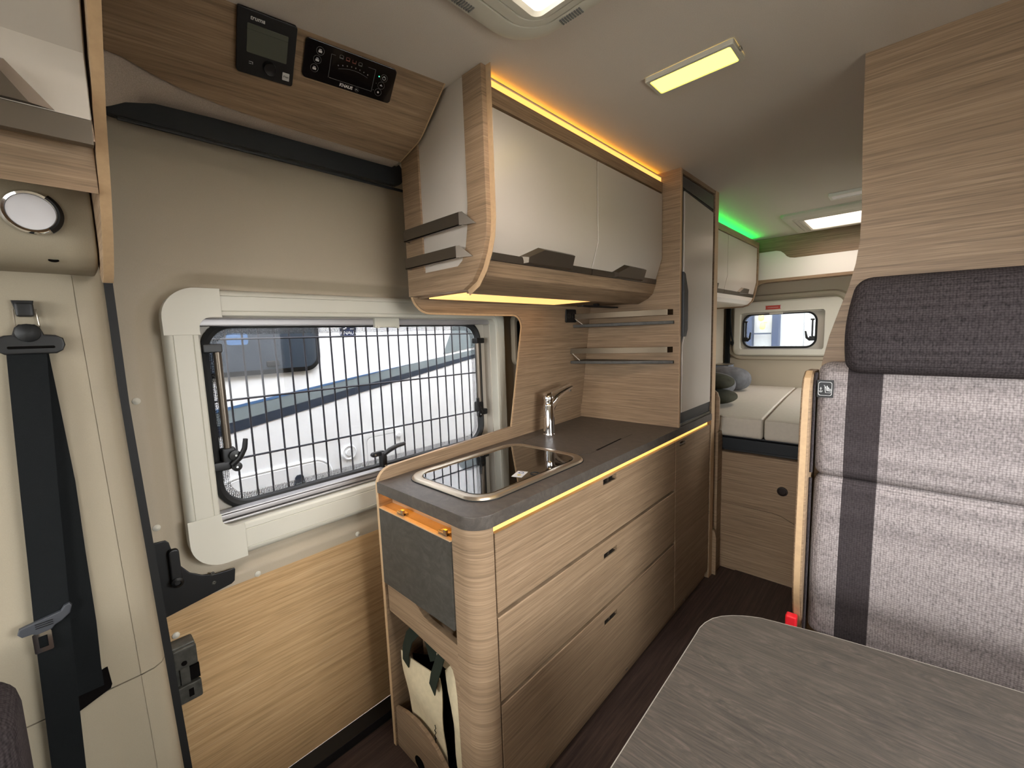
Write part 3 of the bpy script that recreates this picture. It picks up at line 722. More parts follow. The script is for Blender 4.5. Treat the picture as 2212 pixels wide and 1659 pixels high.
# faucet
fc = thing('faucet', 'chrome kitchen mixer tap standing behind the sink', 'faucet', (-1.150, 1.458, .92))
T = Matrix.Translation((-1.150, 1.458, .92)) @ Matrix.Diagonal((1.2, 1.2, 1, 1))
obj('body', M().lathe([(0, 0), (.0235, 0), (.0235, .004), (.0215, .008), (.0205, .10), (.0205, .132), (.019, .136), (.0175, .138), (.0175, .150), (.019, .153), (.0185, .168), (.015, .174), (0, .175)], 32, T), CHROME, fc)
m = M(); L_ = []
for d, w_, h_, zc in ((.0, .030, .075, 1.035), (.016, .030, .070, 1.042), (.04, .028, .048, 1.064), (.07, .027, .030, 1.083), (.10, .026, .020, 1.096), (.135, .025, .016, 1.106), (.165, .024, .014, 1.112)):
    c = Vector((-1.150+.02*d, 1.458+d, zc))
    L_.append([(c.x+a*w_/2, c.y, c.z+b*h_/2) for a, b in ((1, .6), (.6, 1), (-.6, 1), (-1, .6), (-1, -.6), (-.6, -1), (.6, -1), (1, -.6))])
m.rings(L_, None, True, True)
obj('spout', m, CHROME, fc, 60)
obj('aerator', M().lathe([(0, 0), (.010, 0), (.010, .012), (0, .012)], 16, Matrix.Translation((-1.147, 1.612, 1.094))), TITAN, fc)
m = M(); L_ = []
for d, w_, h_, zc in ((-.022, .020, .007, 1.100), (-.01, .030, .010, 1.102), (.02, .032, .010, 1.106), (.09, .024, .007, 1.118), (.15, .020, .005, 1.128), (.155, .016, .003, 1.129)):
    L_.append([(-1.150+a*w_/2, 1.458+d, zc+b*h_/2) for a, b in ((1, 1), (-1, 1), (-1, -1), (1, -1))])
obj('lever', m.rings(L_, None, True, True), CHROME, fc, 50)

# wall boarding above the worktop
out_ = [(.815, ZC), (.815, 1.53)]+[(.815+.07*(1-math.cos(t)), 1.518-.07*math.sin(t)) for t in [PI/2*k/8 for k in range(9)]]+[(1.30, 1.447)]+[(1.305+.055*math.sin(t), 1.392+.055*math.cos(t)) for t in [PI/2*k/8 for k in range(9)]]+[(1.336, 1.2), (1.305, .9745), (1.55, .981), (1.879, .988), (1.879, 1.2), (1.879, 1.5), (1.879, ZC)]
m = M()
m.rings([[(sx(y, z), y, z) for y, z in out_], [(sx(y, z)-.013, y, z) for y, z in out_]], None, True, True)
bmesh.ops.triangulate(m.bm, faces=[f_ for f_ in m.bm.faces if len(f_.verts) > 4])
sp_ = single('splashback', m, WOOD, 'oak splashback board with a cut out round the door window', 'splashback', (-1.2, 1.4, 1.2))
obj('edge_band', M().tube([(sx(y, z)-.0062, y-.0004, z) for y, z in out_[:11]]+[(sx(1.1, 1.447)-.0062, 1.1, 1.4465)]+[(sx(y, z)-.0062, y-.0003, z-.0003) for y, z in out_[11:24]], 0, flat=(.0016, .0136)), EDGE, sp_)
xs_ = sx(1.70, 1.45)
so = single('power_socket', M().prism(rrect(1.662, 1.745, 1.413, 1.475, .006), 0, .008, bev=.002, mat=FX(xs_)), BLACK, 'black twin power socket on the oak splashback', 'socket', (xs_, 1.70, 1.444))
for y in (1.683, 1.724): obj('socket_well', M().ring2(.012, .015, .001, 18, frame((xs_+.0078, y, 1.444), (0, 1, 0), (0, 0, 1))), BLACKG, so)
single('wall_button', M().lathe([(0, 0), (.012, 0), (.011, .006), (0, .007)], 18, frame((sx(1.7, 1.51), 1.705, 1.508), (0, 1, 0), (0, 0, 1))), TITAN, 'small dark round button on the splashback above the socket', 'button', (sx(1.7, 1.51), 1.705, 1.508))

# corner shelves between splashback and fridge cabinet
def shelf(z, rz0, rz1, label):
    yl = 1.735
    xl = sx(yl, z)
    def fy(x, o=0): t = (x-xl)/(-.765-xl); return yl+(1.866-yl)*t-.018*math.sin(PI*t)+o
    xsn = [xl+.001+(-.766-xl)*k/14 for k in range(15)]
    t = thing('corner_shelf', label, 'shelf', (-1.0, 1.87, z), 'corner shelves beside the fridge cabinet')
    obj('board', M().prism([(x, fy(x)) for x in xsn]+[(-.766, 1.8795), (sx(1.88, z)+.001, 1.8795)], z-.014, z, bev=.002), STONEV, t)
    top_ = [(x, fy(x, -.004)) for x in xsn[:-1]]+[(-.785, 1.852), (-.772, 1.877)]
    m = M(); m.rings([[(x, y+dy, zz) for dy, zz in ((0, rz0), (0, rz1), (.003, rz1), (.003, rz0))] for x, y in top_], None, True, True)
    r_ = obj('rail', m, RAILM, t)
    obj('rail_bracket', M().tube([(xl+.006, fy(xl)+.002, rz0+.004), (xl+.035, fy(xl)+.03, z)], 0, flat=(.012, .003)), TITAN, r_)
    return t
shelf(1.226, 1.262, 1.287, 'dark corner shelf with steel rail, the lower of two beside the fridge cabinet')
shelf(1.402, 1.428, 1.452, 'dark corner shelf with steel rail, the upper one just below the wall cabinet')

# wall cabinet over the kitchen
uc = thing('wall_cabinet', 'overhead kitchen wall cabinet with two champagne doors and oak end panel', 'cabinet', (-1.0, 1.35, 1.49))
ep = [(-.82, ZC), (-.82, 1.665), (-.825, 1.625), (-.838, 1.585), (-.858, 1.545), (-.885, 1.512), (-.925, 1.492), (-1.194, 1.495), (-1.194, ZC), (-1.105, ZC), (-1.105, 1.56), (-.945, 1.56), (-.925, 1.572), (-.908, 1.605), (-.898, 1.655), (-.893, 1.72), (-.893, ZC)]
eo = obj('end_panel', M().prism(ep, -.834, -.800, mat=FY(0), bev=.0015), WOOD, uc, 25)
m = M(); fe_ = ep[:7]
obj('edge_band', M().tube([(x+.0006, .817, z) for x, z in fe_[:1]]+[(x+.0006, .817, z-.0002) for x, z in fe_[1:]], 0, flat=(.033, .0016)), EDGE, eo)
obj('pocket_back', M().box(-1.105, -.893, .806, .812, 1.56, ZC), WHITE, eo)
for z0, z1, xe in ((1.660, 1.694, -.858), (1.577, 1.609, -.876)):
    P_ = [(-1.172, .799), (-1.168, .776), (xe-.045, .776), (xe, .799)]
    m = M(); m.rings([[(x+dx*0, y+dy, zz) for dy, zz in ((0, z0), (0, z1), (.003, z1-.004), (.003, z0))] for x, y in P_[:3] for dx in (0,)]
                     + [[(xe, .7955, z0), (xe-.035, .780, z1), (xe-.036, .783, z1-.004), (xe, .7985, z0)]], None, True, True)
    m.box(-1.168, xe-.045, .776, .786, z0, z0+.002)
    obj('rail', m, TITAN, uc, 20)
obj('carcass', M().box(-1.19, -.885, .836, 1.878, 1.525, 1.60).box(-1.19, -.872, .836, 1.878, 1.60, 1.955).box(-1.19, -.872, .836, 1.878, 1.955, ZC), WHITE, uc)
pr = [(-.822, 1.949), (-.822, 1.677), (-.850, 1.589), (-.866, 1.592), (-.840, 1.68), (-.840, 1.949)]
for y0, y1, h0, h1 in ((.838, 1.3435, .957, 1.209), (1.3475, 1.876, 1.49, 1.73)):
    d = obj('door', M().prism([(z, x) for x, z in pr], y0, y1, bev=.0015, mat=FB(0)), WHITE, uc, 20)
    h = obj('handle', M().prism([(z, x) for x, z in ((-.846, 1.5885), (-.849, 1.568), (-.868, 1.568), (-.866, 1.5915))], y0+.001, y1-.001, bev=.001, mat=FB(0)), TITAN, d)
    A = Matrix(((1, 0, 0, 0), (0, 1, 0, 0), (0, 0, 1, 0), (0, 0, 0, 1)))
    lo = lambda y, z, o: (-.8495+(z-1.589)*.318+o, y, z)
    t_ = M().rings([[lo(h0, 1.590, 0), lo(h0+.075, 1.622, 0), lo(h1, 1.622, 0), lo(h1, 1.568, -.002), lo(h0, 1.568, -.002)],
                    [lo(h0+.03, 1.589, .012), lo(h0+.088, 1.614, .020), lo(h1-.006, 1.614, .020), lo(h1-.006, 1.574, .020), lo(h0+.03, 1.574, .014)]], None, True, True)
    obj('grip', t_, TITAN, h, 15)
obj('valance', M().box(-.842, -.822, .834, 1.879, 1.957, 1.999, bev=.0015), WOOD, uc)
obj('led_diffuser', M().box(-.840, -.829, .836, 1.878, 2.000, 2.0195), LEDV, uc)
obj('led_strip', M().box(-.848, -.841, .836, 1.878, 2.0245, 2.028), LEDO, uc)
obj('cove_lip', M().box(-.850, -.8255, .836, 1.878, 2.0195, 2.024, bev=.001), WHITE, uc)
bp = [(-.852, 1.567), (-.866, 1.527), (-.888, 1.507), (-.935, 1.486), (-.950, 1.486), (-.950, 1.50), (-.90, 1.52), (-.868, 1.567)]
obj('bottom_board', M().prism([(z, x) for x, z in bp], .834, 1.879, mat=FB(0)).box(-1.19, -.95, .836, 1.879, 1.490, 1.50), WOOD, uc, 20)
obj('work_light', M().box(-1.14, -.952, .84, 1.50, 1.4865, 1.4898), LEDU, uc)
obj('hook_bar', M().box(-1.06, -1.03, 1.56, 1.86, 1.474, 1.480, bev=.001).box(-1.055, -1.035, 1.68, 1.70, 1.478, 1.49), BLACK, uc)

# fridge cabinet, fridge, partition
fg = thing('tall_side_panel', 'tall oak side panel between worktop and fridge', 'panel', (-1.0, 1.889, .92))
obj('board', M().box(-1.275, -.7435, 1.8805, 1.898, .9205, ZC, bev=.001), WOOD, fg)
obj('front_edge', M().box(-.7437, -.7425, 1.8805, 1.8975, .9205, ZC), EDGE, fg)
rf = thing('refrigerator', 'built in fridge with a pale door and black frame', 'fridge', (-1.0, 2.1, .93))
m = M()
m.rings([[(x, y, z) for y, z in q] for x, q in ((-.80, ((1.898, .93), (2.311, .93), (2.311, 2.02), (1.898, 2.02))), (-.752, ((1.898, .93), (2.311, .93), (2.311, 2.02), (1.898, 2.02))), (-.750, ((1.902, .955), (2.307, .955), (2.307, 2.018), (1.902, 2.018))))], None, True, True)
m.box(-1.2, -.80, 1.90, 2.31, .93, 2.02)
obj('body', m, BLACK, rf)
obj('top_trim', M().box(-1.25, -.7435, 1.899, 2.311, 2.022, ZC), WOOD, rf)
do = obj('door', M().prism([(1.930, .985), (2.292, .985), (2.292, 1.93), (1.925, 1.955), (1.922, 1.60), (1.950, 1.53), (1.950, 1.36), (1.914, 1.29), (1.912, .985)], -.03, .008, bev=.003, mat=FX(-.750)), WHITE, rf)
obj('handle', M().prism([(1.903, 1.612), (1.921, 1.605), (1.953, 1.532), (1.953, 1.362), (1.936, 1.330), (1.903, 1.330)], -.01, .017, bev=.003, mat=FX(-.750)), BLACK, do)
obj('control_strip', M().prism([(1.905, 1.968), (2.305, 1.948), (2.305, 2.014), (1.905, 2.014)], 0, .004, bev=.001, mat=FX(-.750)), BLACKG, rf)
obj('foot_strip', M().box(-.775, -.745, 1.90, 2.31, .9205, .934), BLACKG, rf)
pa = single('partition_board', M().box(-1.32, -.742, 2.314, 2.366, 0, ZC, bev=.0015), WOOD, 'full height oak partition between kitchen and bed', 'partition', (-1.0, 2.34, 0))
obj('edge_band', M().box(-.7422, -.7412, 2.316, 2.364, 0, ZC), EDGE, pa)
lp = thing('bedside_pocket', 'narrow oak pocket boards with rounded tops on the partition beside the bed', 'pocket', (-.76, 2.40, 0))
m = M().prism([(-.80, .80), (-.735, .80), (-.727, .83), (-.727, .985), (-.738, 1.02), (-.76, 1.035), (-.80, 1.035)], -2.404, -2.392, bev=.0015, mat=FY(0))
obj('upper_board', m, WOOD, lp)
obj('lower_board', M().prism([(-.80, 0), (-.722, 0), (-.722, .215), (-.730, .25), (-.75, .265), (-.80, .268)], -2.384, -2.367, bev=.0015, mat=FY(0)), WOOD, lp)
obj('rear_board', M().box(-.80, -.7335, 2.4045, 2.478, 0, .80), WOOD, lp)

# canvas bag in the end pocket
bg_ = thing('canvas_bag', 'folded cream canvas bag with dark straps in the cabinet end pocket', 'bag', (-1.0, .70, .02))
def cloth(tl, tr, bl, br, y0, bul, n=9, mseed=1):
    rnd = random.Random(mseed); ph = rnd.random()*6
    g = []
    for i in range(n+1):
        v = i/n; row = []
        for j in range(n+1):
            u = j/n
            a = Vector(tl).lerp(Vector(tr), u); b = Vector(bl).lerp(Vector(br), u); p = a.lerp(b, v)
            w_ = bul*math.sin(PI*u)*math.sin(PI*min(1, v+.1))+.004*math.sin(5*u+4*v+ph)+.003*math.sin(9*v-3*u)
            row.append((p.x, y0+p.y-w_, p.z+.010*math.sin(PI*u)*(1-v)))
        g.append(row)
    return g
obj('front_panel', M().sheet(cloth((-1.184, .004, .335), (-.972, .0, .352), (-1.105, .0, .10), (-.946, .0, .085), .676, .016, 12, 2), .003), CANVAS, bg_, 60)
obj('back_panel', M().sheet(cloth((-.958, .006, .380), (-.884, .004, .432), (-.900, .0, .085), (-.864, .0, .085), .684, .006, 10, 5), .003), CANVAS, bg_, 60)
obj('side_panel', M().sheet(cloth((-1.188, .02, .27), (-1.172, .02, .28), (-1.135, .01, .09), (-1.11, .01, .09), .690, .002, 8, 7), .003), CANVAS, bg_, 60)
obj('lining', M().sheet(cloth((-1.180, .02, .30), (-.905, .02, .385), (-1.09, .01, .05), (-.872, .01, .03), .706, .004, 8, 3), .003), DARKF, bg_, 60)
obj('bottom_bulge', M().rbox(-.955, -.878, .675, .735, .004, .085, .025), DARKF, bg_)
obj('strap', M().tube([(-1.132, .664, .325), (-1.125, .663, .375), (-1.108, .668, .425), (-1.086, .682, .455), (-1.060, .698, .455), (-1.042, .706, .42), (-1.03, .712, .36)], 0, flat=(.003, .042)), STRAP, bg_, 60)
obj('strap', M().tube([(-.990, .662, .318), (-.972, .658, .365), (-.955, .664, .415), (-.952, .682, .452), (-.975, .700, .455), (-.995, .710, .41)], 0, flat=(.003, .040)), STRAP, bg_, 60)
obj('back_rim', M().tube([(-1.06, .712, .40), (-1.03, .714, .37), (-.99, .714, .365), (-.95, .712, .39)], 0, flat=(.004, .022)), CANVAS, bg_, 60)
obj('stitched_mark', M().tube([(-.985+.004*math.sin(k*2.1), .6605, .20-.006*k+.004*math.cos(k*1.7)) for k in range(12)], .0012, 5), DARKF, bg_)

# ================================================================== BOARD OVER THE SLIDING DOOR
def x0(y): return -1.028+(y-.307)*.1566
secs = []
for y, lz, lx in ((.095, 1.944, -1.172), (.13, 1.941, -1.18), (.155, 1.939, -1.18), (.20, 1.925, -1.182), (.253, 1.914, -1.183), (.32, 1.907, -1.184), (.44, 1.903, -1.185), (.55, 1.903, -1.185), (.79, 1.906, -1.186)):
    bx, bz = -1.09, 1.930+.022*max(0, (.55-y)/.42)
    a = Vector((x0(y), ZC)); d = (Vector((-1.077, 1.935))-Vector((-.9525, ZC)))
    t = min(1, max(.5, (ZC-bz)/.105)); bpt = a+d*t
    e = Vector((lx, lz))
    q = [(a.x, a.y)]
    # rounded bend
    for k in range(5):
        s_ = k/4; p = (a.lerp(bpt, .86)*(1-s_)**2+bpt*2*s_*(1-s_)+bpt.lerp(e, .22)*s_**2); q.append((p.x, p.y))
    q.append((e.x, e.y)); q.append((e.x-.004, e.y+.016)); q.append((a.x-.10, ZC-.004)); q.append((a.x-.02, ZC-.001))
    secs.append([(x, y, z) for x, z in q])
cbd = thing('control_board', 'curved oak board under the ceiling above the sliding door', 'board', (-1.05, .45, 1.90))
obj('board', M().rings(secs, None, True, True), WOOD, cbd, 50)
sE = secs[-1]; m = M()
m.rings([[(p[0], p[1]+dy, p[2]) for p in sE] for dy in (.0002, .004)], None, True, True)
obj('edge_band', m, EDGE, cbd, 50)

# control units on the slanted face: local a = +Y along the board, b = up the slope
U = Vector((.1555, 1, 0)).normalized(); V = Vector((.1245, 0, .105)).normalized(); V = (V-U*V.dot(U)).normalized()
Nn = U.cross(V)
def F(y, t, h=0):
    """point on the slanted face: at length y, t metres below the ceiling edge along the slope"""
    a = Vector((x0(y), y, ZC)); return a-V*t+Nn*h
def fplate(c0, c1, t0, t1, h0, h1, r=.004, bev=.001):
    o = F(c0, 0); W = (F(c1, 0)-o).length
    return M().prism(rrect(0, W, -t1, -t0, r), h0, h1, bev=bev, mat=frame(o, U, V))
hc = thing('heater_control', 'square black heater control with a grey screen and rotary knob', 'control panel', tuple(F(.375, .07)))
obj('housing', fplate(.322, .432, -.004, .118, .0005, .011, .006, .002), BLACK, hc)
obj('screen', fplate(.340, .416, .020, .074, .011, .0117, .002, .0003), SCREEN, hc)
kn = obj('knob', M().lathe([(0, 0), (.0135, 0), (.013, .008), (.0115, .010), (.010, .009), (0, .009)], 28, frame(F(.384, .092, .011), U, V)), BLACK, hc)
obj('back_mark', fplate(.345, .352, .0905, .0915, .0111, .0114, .0004, 0).add(fplate(.345, .350, .0945, .0955, .0111, .0114, .0004, 0).bm).add(fplate(.3515, .3525, .0905, .0955, .0111, .0114, .0004, 0).bm), PRINT, hc)
text('lettering', 'truma', .011, F(.358, .009, .0112), U, V, PRINT, hc, shear=.2, bold=.0002)
obj('screen_line', fplate(.340, .416, .030, .0305, .0118, .0119, .0001, 0), BLACK, hc)
bdg = obj('badge', fplate(.410, .424, .092, .108, .011, .0116, .001, 0), PRINT, hc)
text('badge_mark', 'iNet', .0062, F(.417, .100, .0118), U, V, BLACK, bdg)
cp = thing('touch_control_unit', 'wide glossy black control panel with touch icons on the oak board', 'control panel', tuple(F(.555, .07)))
obj('glass_plate', fplate(.450, .660, .008, .090, .0005, .006, .009, .0015), BLACKG, cp)
def fbox(y0, y1, t0, t1, nm, mat): return obj(nm, fplate(y0, y1, t0, t1, .0061, .0064, min(.0008, (t1-t0)*.3, abs(y1-y0)*.3), 0), mat, cp)
def ring(y, t, r, w): return M().ring2(r-w, r, .0003, 24, frame(F(y, t, .0061), U, V))
for k, (y, t) in enumerate(((.482, .026), (.478, .045), (.474, .064))):
    b_ = obj('touch_button', ring(y, t, .0085, .0005), PRINTD, cp)
    obj('button_icon', fplate(y-.0038, y+.0038, t-.001, t+.0035, .0061, .0064, .0005, 0).add(fplate(y-.0025, y+.0025, t-.0035, t-.002, .0061, .0064, .0003, 0).bm), PRINT, b_)
for k, (y, t, nm) in enumerate(((.632, .036, 'p'), (.629, .054, 't'), (.625, .071, 'l'))):
    b_ = obj('touch_button', ring(y, t, .0085, .0004), PRINTD, cp)
    if nm == 'p': ic = ring(y, t, .0042, .0007).add(fplate(y-.0004, y+.0004, t-.005, t-.001, .0061, .0064, .0002, 0).bm)
    elif nm == 't': ic = fplate(y-.003, y+.003, t-.0005, t+.001, .0061, .0064, .0003, 0).add(fplate(y-.001, y+.0004, t-.003, t, .0061, .0064, .0003, 0).bm)
    else: ic = M().lathe([(0, 0), (.0022, 0), (.0022, .0003), (0, .0003)], 14, frame(F(y, t, .0061), U, V))
    obj('button_icon', ic, PRINT, b_)
obj('indicator', M().lathe([(0, 0), (.0012, 0), (.0012, .0004), (0, .0004)], 10, frame(F(.6195, .0355, .0061), U, V)), GREENDOT, cp)
for y, t in ((.616, .052), (.612, .069)): obj('indicator', M().lathe([(0, 0), (.0008, 0), (.0008, .0004), (0, .0004)], 10, frame(F(y, t, .0061), U, V)), PRINTD, cp)
fr_ = fplate(.508, .6085, .0735, .0741, .0061, .0063, .0002, 0)
for a_ in ((.5055, .5062, .024, .074), (.608, .6087, .024, .074), (.590, .6087, .0236, .0242), (.5055, .515, .0236, .0242)): fr_.add(fplate(a_[0], a_[1], a_[2], a_[3], .0061, .0063, .0002, 0).bm)
obj('display_outline', fr_, PRINTD, cp)
for k, mt in enumerate((PRINTD, PRINTR, PRINTR, PRINTD)):
    y = .528+.0145*k; t = .0225+.0005*k
    ic = fplate(y-.0042, y+.0042, t+.002, t+.004, .0061, .0064, .0004, 0)
    ic.add(fplate(y-.0042, y-.0034, t-.003, t+.003, .0061, .0064, .0002, 0).bm); ic.add(fplate(y+.0034, y+.0042, t-.003, t+.003, .0061, .0064, .0002, 0).bm)
    if k != 2: ic.add(fplate(y-.003, y+.003, t-.0035, t-.0028, .0061, .0064, .0002, 0).bm)
    obj('status_icon', ic, mt, cp)
pts = [F(.5235+.0098*k, .0455-.010*math.sin(PI*(k+1.0)/9.5), .0063) for k in range(8)]
for p in pts: obj('level_dot', M().lathe([(0, 0), (.0014, 0), (.0014, .0003), (0, .0003)], 8, frame(p, U, V)), PRINTD, cp)
obj('level_arc', M().tube([F(.525+.0085*k, .0515-.0095*math.sin(PI*(k+1)/10.5), .0063) for k in range(9)], .0003, 5), PRINTD, cp)
text('lettering', 'KNAUS', .0095, F(.548, .0815, .0062), U, V, PRINT, cp, bold=.0003, shear=.1)
obj('logo_ring', ring(.574, .0815, .0048, .0004), PRINTD, cp)
obj('logo_bird', M().tube([F(.571, .0825, .0063), F(.573, .080, .0063), F(.576, .0822, .0063)], .0006, 5), PRINT, cp)

# ================================================================== LOCKER AT FAR LEFT
lo_ = thing('overhead_locker', 'overhead locker with champagne door and oak end board at far left', 'locker', (-.9, -.1, 1.6))
prf = [(-.62, ZC-.002), (-.72, 1.90), (-.795, 1.812), (-.90, 1.704), (-.962, 1.610), (-1.010, 1.555), (-1.052, 1.518), (-1.085, 1.495), (-1.112, 1.485), (-1.13, 1.486), (-1.15, 1.50), (-1.315, 1.80), (-1.315, ZC-.002)]
eb = obj('end_board', M().prism([(z, x) for x, z in prf], .0755, .090, bev=.0008, mat=FB(0)), WOOD, lo_, 60)
obj('edge_band', M().tube([(x+.0006, .08275, z) for x, z in prf[:9]], 0, flat=(.0142, .0014)), EDGE, eb)
dp = [(-.655, 2.02), (-.858, 1.768), (-.884, 1.690), (-.900, 1.694), (-.874, 1.772), (-.672, 2.02)]
d = obj('door', M().prism([(z, x) for x, z in dp], -.62, .0715, bev=.0012, mat=FB(0)), WHITE, lo_, 20)
h = obj('handle', M().prism([(z, x) for x, z in ((-.884, 1.6895), (-.890, 1.658), (-.905, 1.658), (-.900, 1.693))], -.62, .0715, bev=.001, mat=FB(0)), TITAN, d)
hl = lambda y, z, o: (-.8842+(z-1.69)*.333+o, y, z)
obj('grip', M().rings([[hl(.036, 1.691, 0), hl(-.005, 1.735, 0), hl(-.40, 1.735, 0), hl(-.40, 1.690, 0)], [hl(.012, 1.689, .014), hl(-.016, 1.722, .022), hl(-.38, 1.722, .022), hl(-.38, 1.689, .016)]], None, True, True), TITAN, h, 15)
obj('bottom_board', M().prism([(z, x) for x, z in ((-.905, 1.668), (-.938, 1.668), (-.956, 1.606), (-1.315, 1.706), (-1.315, 1.76), (-.91, 1.75))], -.62, .0745, bev=.001, mat=FB(0)), WOOD, lo_, 20)
obj('carcass', M().prism([(z, x) for x, z in ((-.68, 2.03), (-.88, 1.775), (-.906, 1.70), (-1.315, 1.76), (-1.315, 2.03))], -.62, .074, mat=FB(0)), WHITE, lo_)
rl = thing('round_lamp', 'round lamp with frosted lens and chrome and black ring', 'lamp', (-1.093, -.002, 1.592))
Tl = frame((-1.0945, -.002, 1.593), (0, 1, 0), (0, 0, 1))
obj('bezel', M().lathe([(.028, 0), (.0365, 0), (.0365, .004), (.033, .009), (.0295, .008), (.028, .004)], 40, Tl), CHROME, rl)
seg = M()
for k in range(14):
    pass
A0, A1 = -.95, .95
seg.rings([[(Tl @ Vector((r_*math.cos(t), r_*math.sin(t), hh))) for r_, hh in ((.0300, .0092), (.0335, .0098), (.0384, .0055), (.0384, .0005), (.0300, .001))] for t in [A0+(A1-A0)*k/16 for k in range(17)]], None, True, True)
obj('bezel_insert', seg, BLACK, rl)
obj('lens', M().lathe([(0, .006), (.020, .0075), (.0285, .0068), (.0295, .005), (.0295, .001), (0, .001)], 40, Tl), LAMPD, rl)
single('screw_plug', M().lathe([(0, 0), (.007, 0), (.006, .001), (0, .0005)], 16, frame((-1.118, .016, 1.520), (0, 1, 0), (-.8, 0, .6))), DARKF, 'small dark plug under the round lamp on the cream trim', 'plug', (-1.118, .016, 1.520))

# ================================================================== SEAT BELT ON THE PILLAR
sbt = thing('seat_belt', 'black seat belt hanging on the cream pillar at left', 'seat belt', (-1.20, -.04, .4))
xb = -1.208
def strip(pts, w, th, nm, mat, par):
    m = M(); m.rings([[(x+dx, y+dy*w[i], z) for dx, dy in ((0, -.5), (th, -.5), (th, .5), (0, .5))] for i, (x, y, z) in enumerate(pts)], None, True, True)
    return obj(nm, m, mat, par)
strip([(-1.200, -.035, 1.362), (-1.190, -.040, 1.25), (-1.190, -.047, 1.10), (-1.191, -.053, .95), (-1.192, -.060, .80), (-1.192, -.066, .60), (-1.192, -.072, .40), (-1.19, -.078, .1)], [.050, .049, .048, .048, .047, .046, .045, .045], .003, 'webbing', WEB, sbt)
strip([(-1.207, -.030, 1.36), (-1.209, -.026, 1.25), (-1.209, -.022, 1.10), (-1.209, -.026, .95), (-1.209, -.026, .80), (-1.209, -.028, .70), (-1.211, -.028, .655)], [.044, .044, .046, .052, .052, .050, .050], .002, 'webbing', WEB, sbt)
obj('belt_slot', M().prism([(-.060, .640), (-.056, .665), (-.050, .672), (.002, .690), (.006, .690), (.009, .648), (.006, .640), (-.050, .618), (-.057, .620)], 0, .0025, bev=.001, mat=FX(-1.2135)), DARKF, sbt)
m = M().box(-1.212, -1.196, -.030-.012, -.030+.012, 1.425, 1.452, bev=.005)
m.prism([(-.045, 1.455), (-.017, 1.455), (-.020, 1.438), (-.025, 1.428), (-.037, 1.428), (-.042, 1.438)], 0, .014, bev=.003, mat=FX(-1.212))
gd = obj('height_adjuster', m, BLACK, sbt)
obj('adjuster_wire', M().tube([(-1.205, -.044, 1.44), (-1.203, -.044, 1.405)], .0012, 6).tube([(-1.205, -.016, 1.44), (-1.203, -.014, 1.405)], .0012, 6), STEEL, gd)
m = M().prism([(-.072, 1.372), (-.070, 1.386), (-.060, 1.391), (-.050, 1.392), (-.046, 1.405), (-.040, 1.411), (-.020, 1.411), (-.014, 1.405), (-.010, 1.392), (.004, 1.391), (.014, 1.385), (.016, 1.372), (.012, 1.362), (.003, 1.356), (-.062, 1.356), (-.070, 1.362)], 0, .012, bev=.004, mat=FX(-1.204))
gl_ = obj('guide_loop', m, BLACK, sbt)
obj('guide_bolt', M().lathe([(0, 0), (.017, 0), (.016, .007), (.010, .011), (0, .012)], 20, frame((-1.194, -.030, 1.395), (0, 1, 0), (0, 0, 1))), RUBBER, gl_)
obj('guide_slot', M().prism(rrect(-.058, .002, 1.366, 1.371, .0024), 0, .0008, mat=FX(-1.1922)), DARKF, gl_)
m = M().prism([(-.103, .838), (-.100, .848), (-.092, .850), (-.045, .858), (-.040, .866), (-.032, .868), (-.029, .862), (-.033, .848), (-.045, .838), (-.055, .834), (-.060, .828), (-.080, .826), (-.085, .830), (-.098, .830)], 0, .010, bev=.003, mat=FX(-1.1905))
tg = obj('tongue', m, plain('grey_plastic', '#3c3e42', .45), sbt)
obj('tongue_ribs', M().box(-1.181, -1.1795, -.080, -.057, .8385, .840).box(-1.181, -1.1795, -.080, -.057, .8425, .844).box(-1.181, -1.1795, -.080, -.057, .8465, .848), BLACK, tg)
m = M().rings([[(-1.187+h, y, z) for y, z, _ in rrect(*q, r_, 0, 4)] for q, h, r_ in (((-.086, -.061, .788, .828), 0, .003), ((-.086, -.061, .788, .828), .003, .003), ((-.079, -.067, .797, .820), .003, .001), ((-.079, -.067, .797, .820), 0, .001))], closed=True)
obj('metal_plate', m, CHROME, tg)
# edge of the swivelled cab seat
cs = thing('cab_seat', 'dark upholstered cab seat edge in the lower left corner', 'seat', (-.95, -.35, .4))
obj('backrest', M().rbox(-1.05, -.87, -.62, -.094, .50, .862, .05, (5, 8, 6)), SEATD, cs)
obj('seat_cushion', M().rbox(-1.05, -.45, -.75, -.12, .38, .52, .05, (6, 6, 3)), SEATD, cs)
obj('base', M().box(-.98, -.55, -.68, -.22, 0, .39, bev=.02), BLACK, cs)

# ================================================================== BENCH, TABLE
be = thing('bench_seat', 'grey upholstered bench seat with dark woven stripe and headrest', 'bench', (.2, 1.35, 0))
def bulge(x, y, z): return x, y, z
def back_fn(zl, zh, lean=0):
    def fn(x, y, z):
        t = (z-zl)/(zh-zl); 
        return x, y-.012*math.sin(PI*min(1, max(0, t)))*(1 if y < 1.42 else 0)+lean*(z-zl), z
    return fn
obj('base', M().box(-.165, .58, .98, 1.456, 0, .36, bev=.004), WOOD, be)
obj('seat_cushion', M().rbox(-.175, .585, .90, 1.40, .365, .49, .035, (14, 8, 3)), SEATG, be)
obj('backrest', M().rbox(-.174, .585, 1.372, 1.455, .495, .960, .028, (30, 2, 14), back_fn(.495, .96)), SEATG, be, 60)
obj('backrest', M().rbox(-.174, .585, 1.370, 1.455, .955, 1.262, .028, (30, 2, 12), back_fn(.955, 1.262)), SEATG, be, 60)
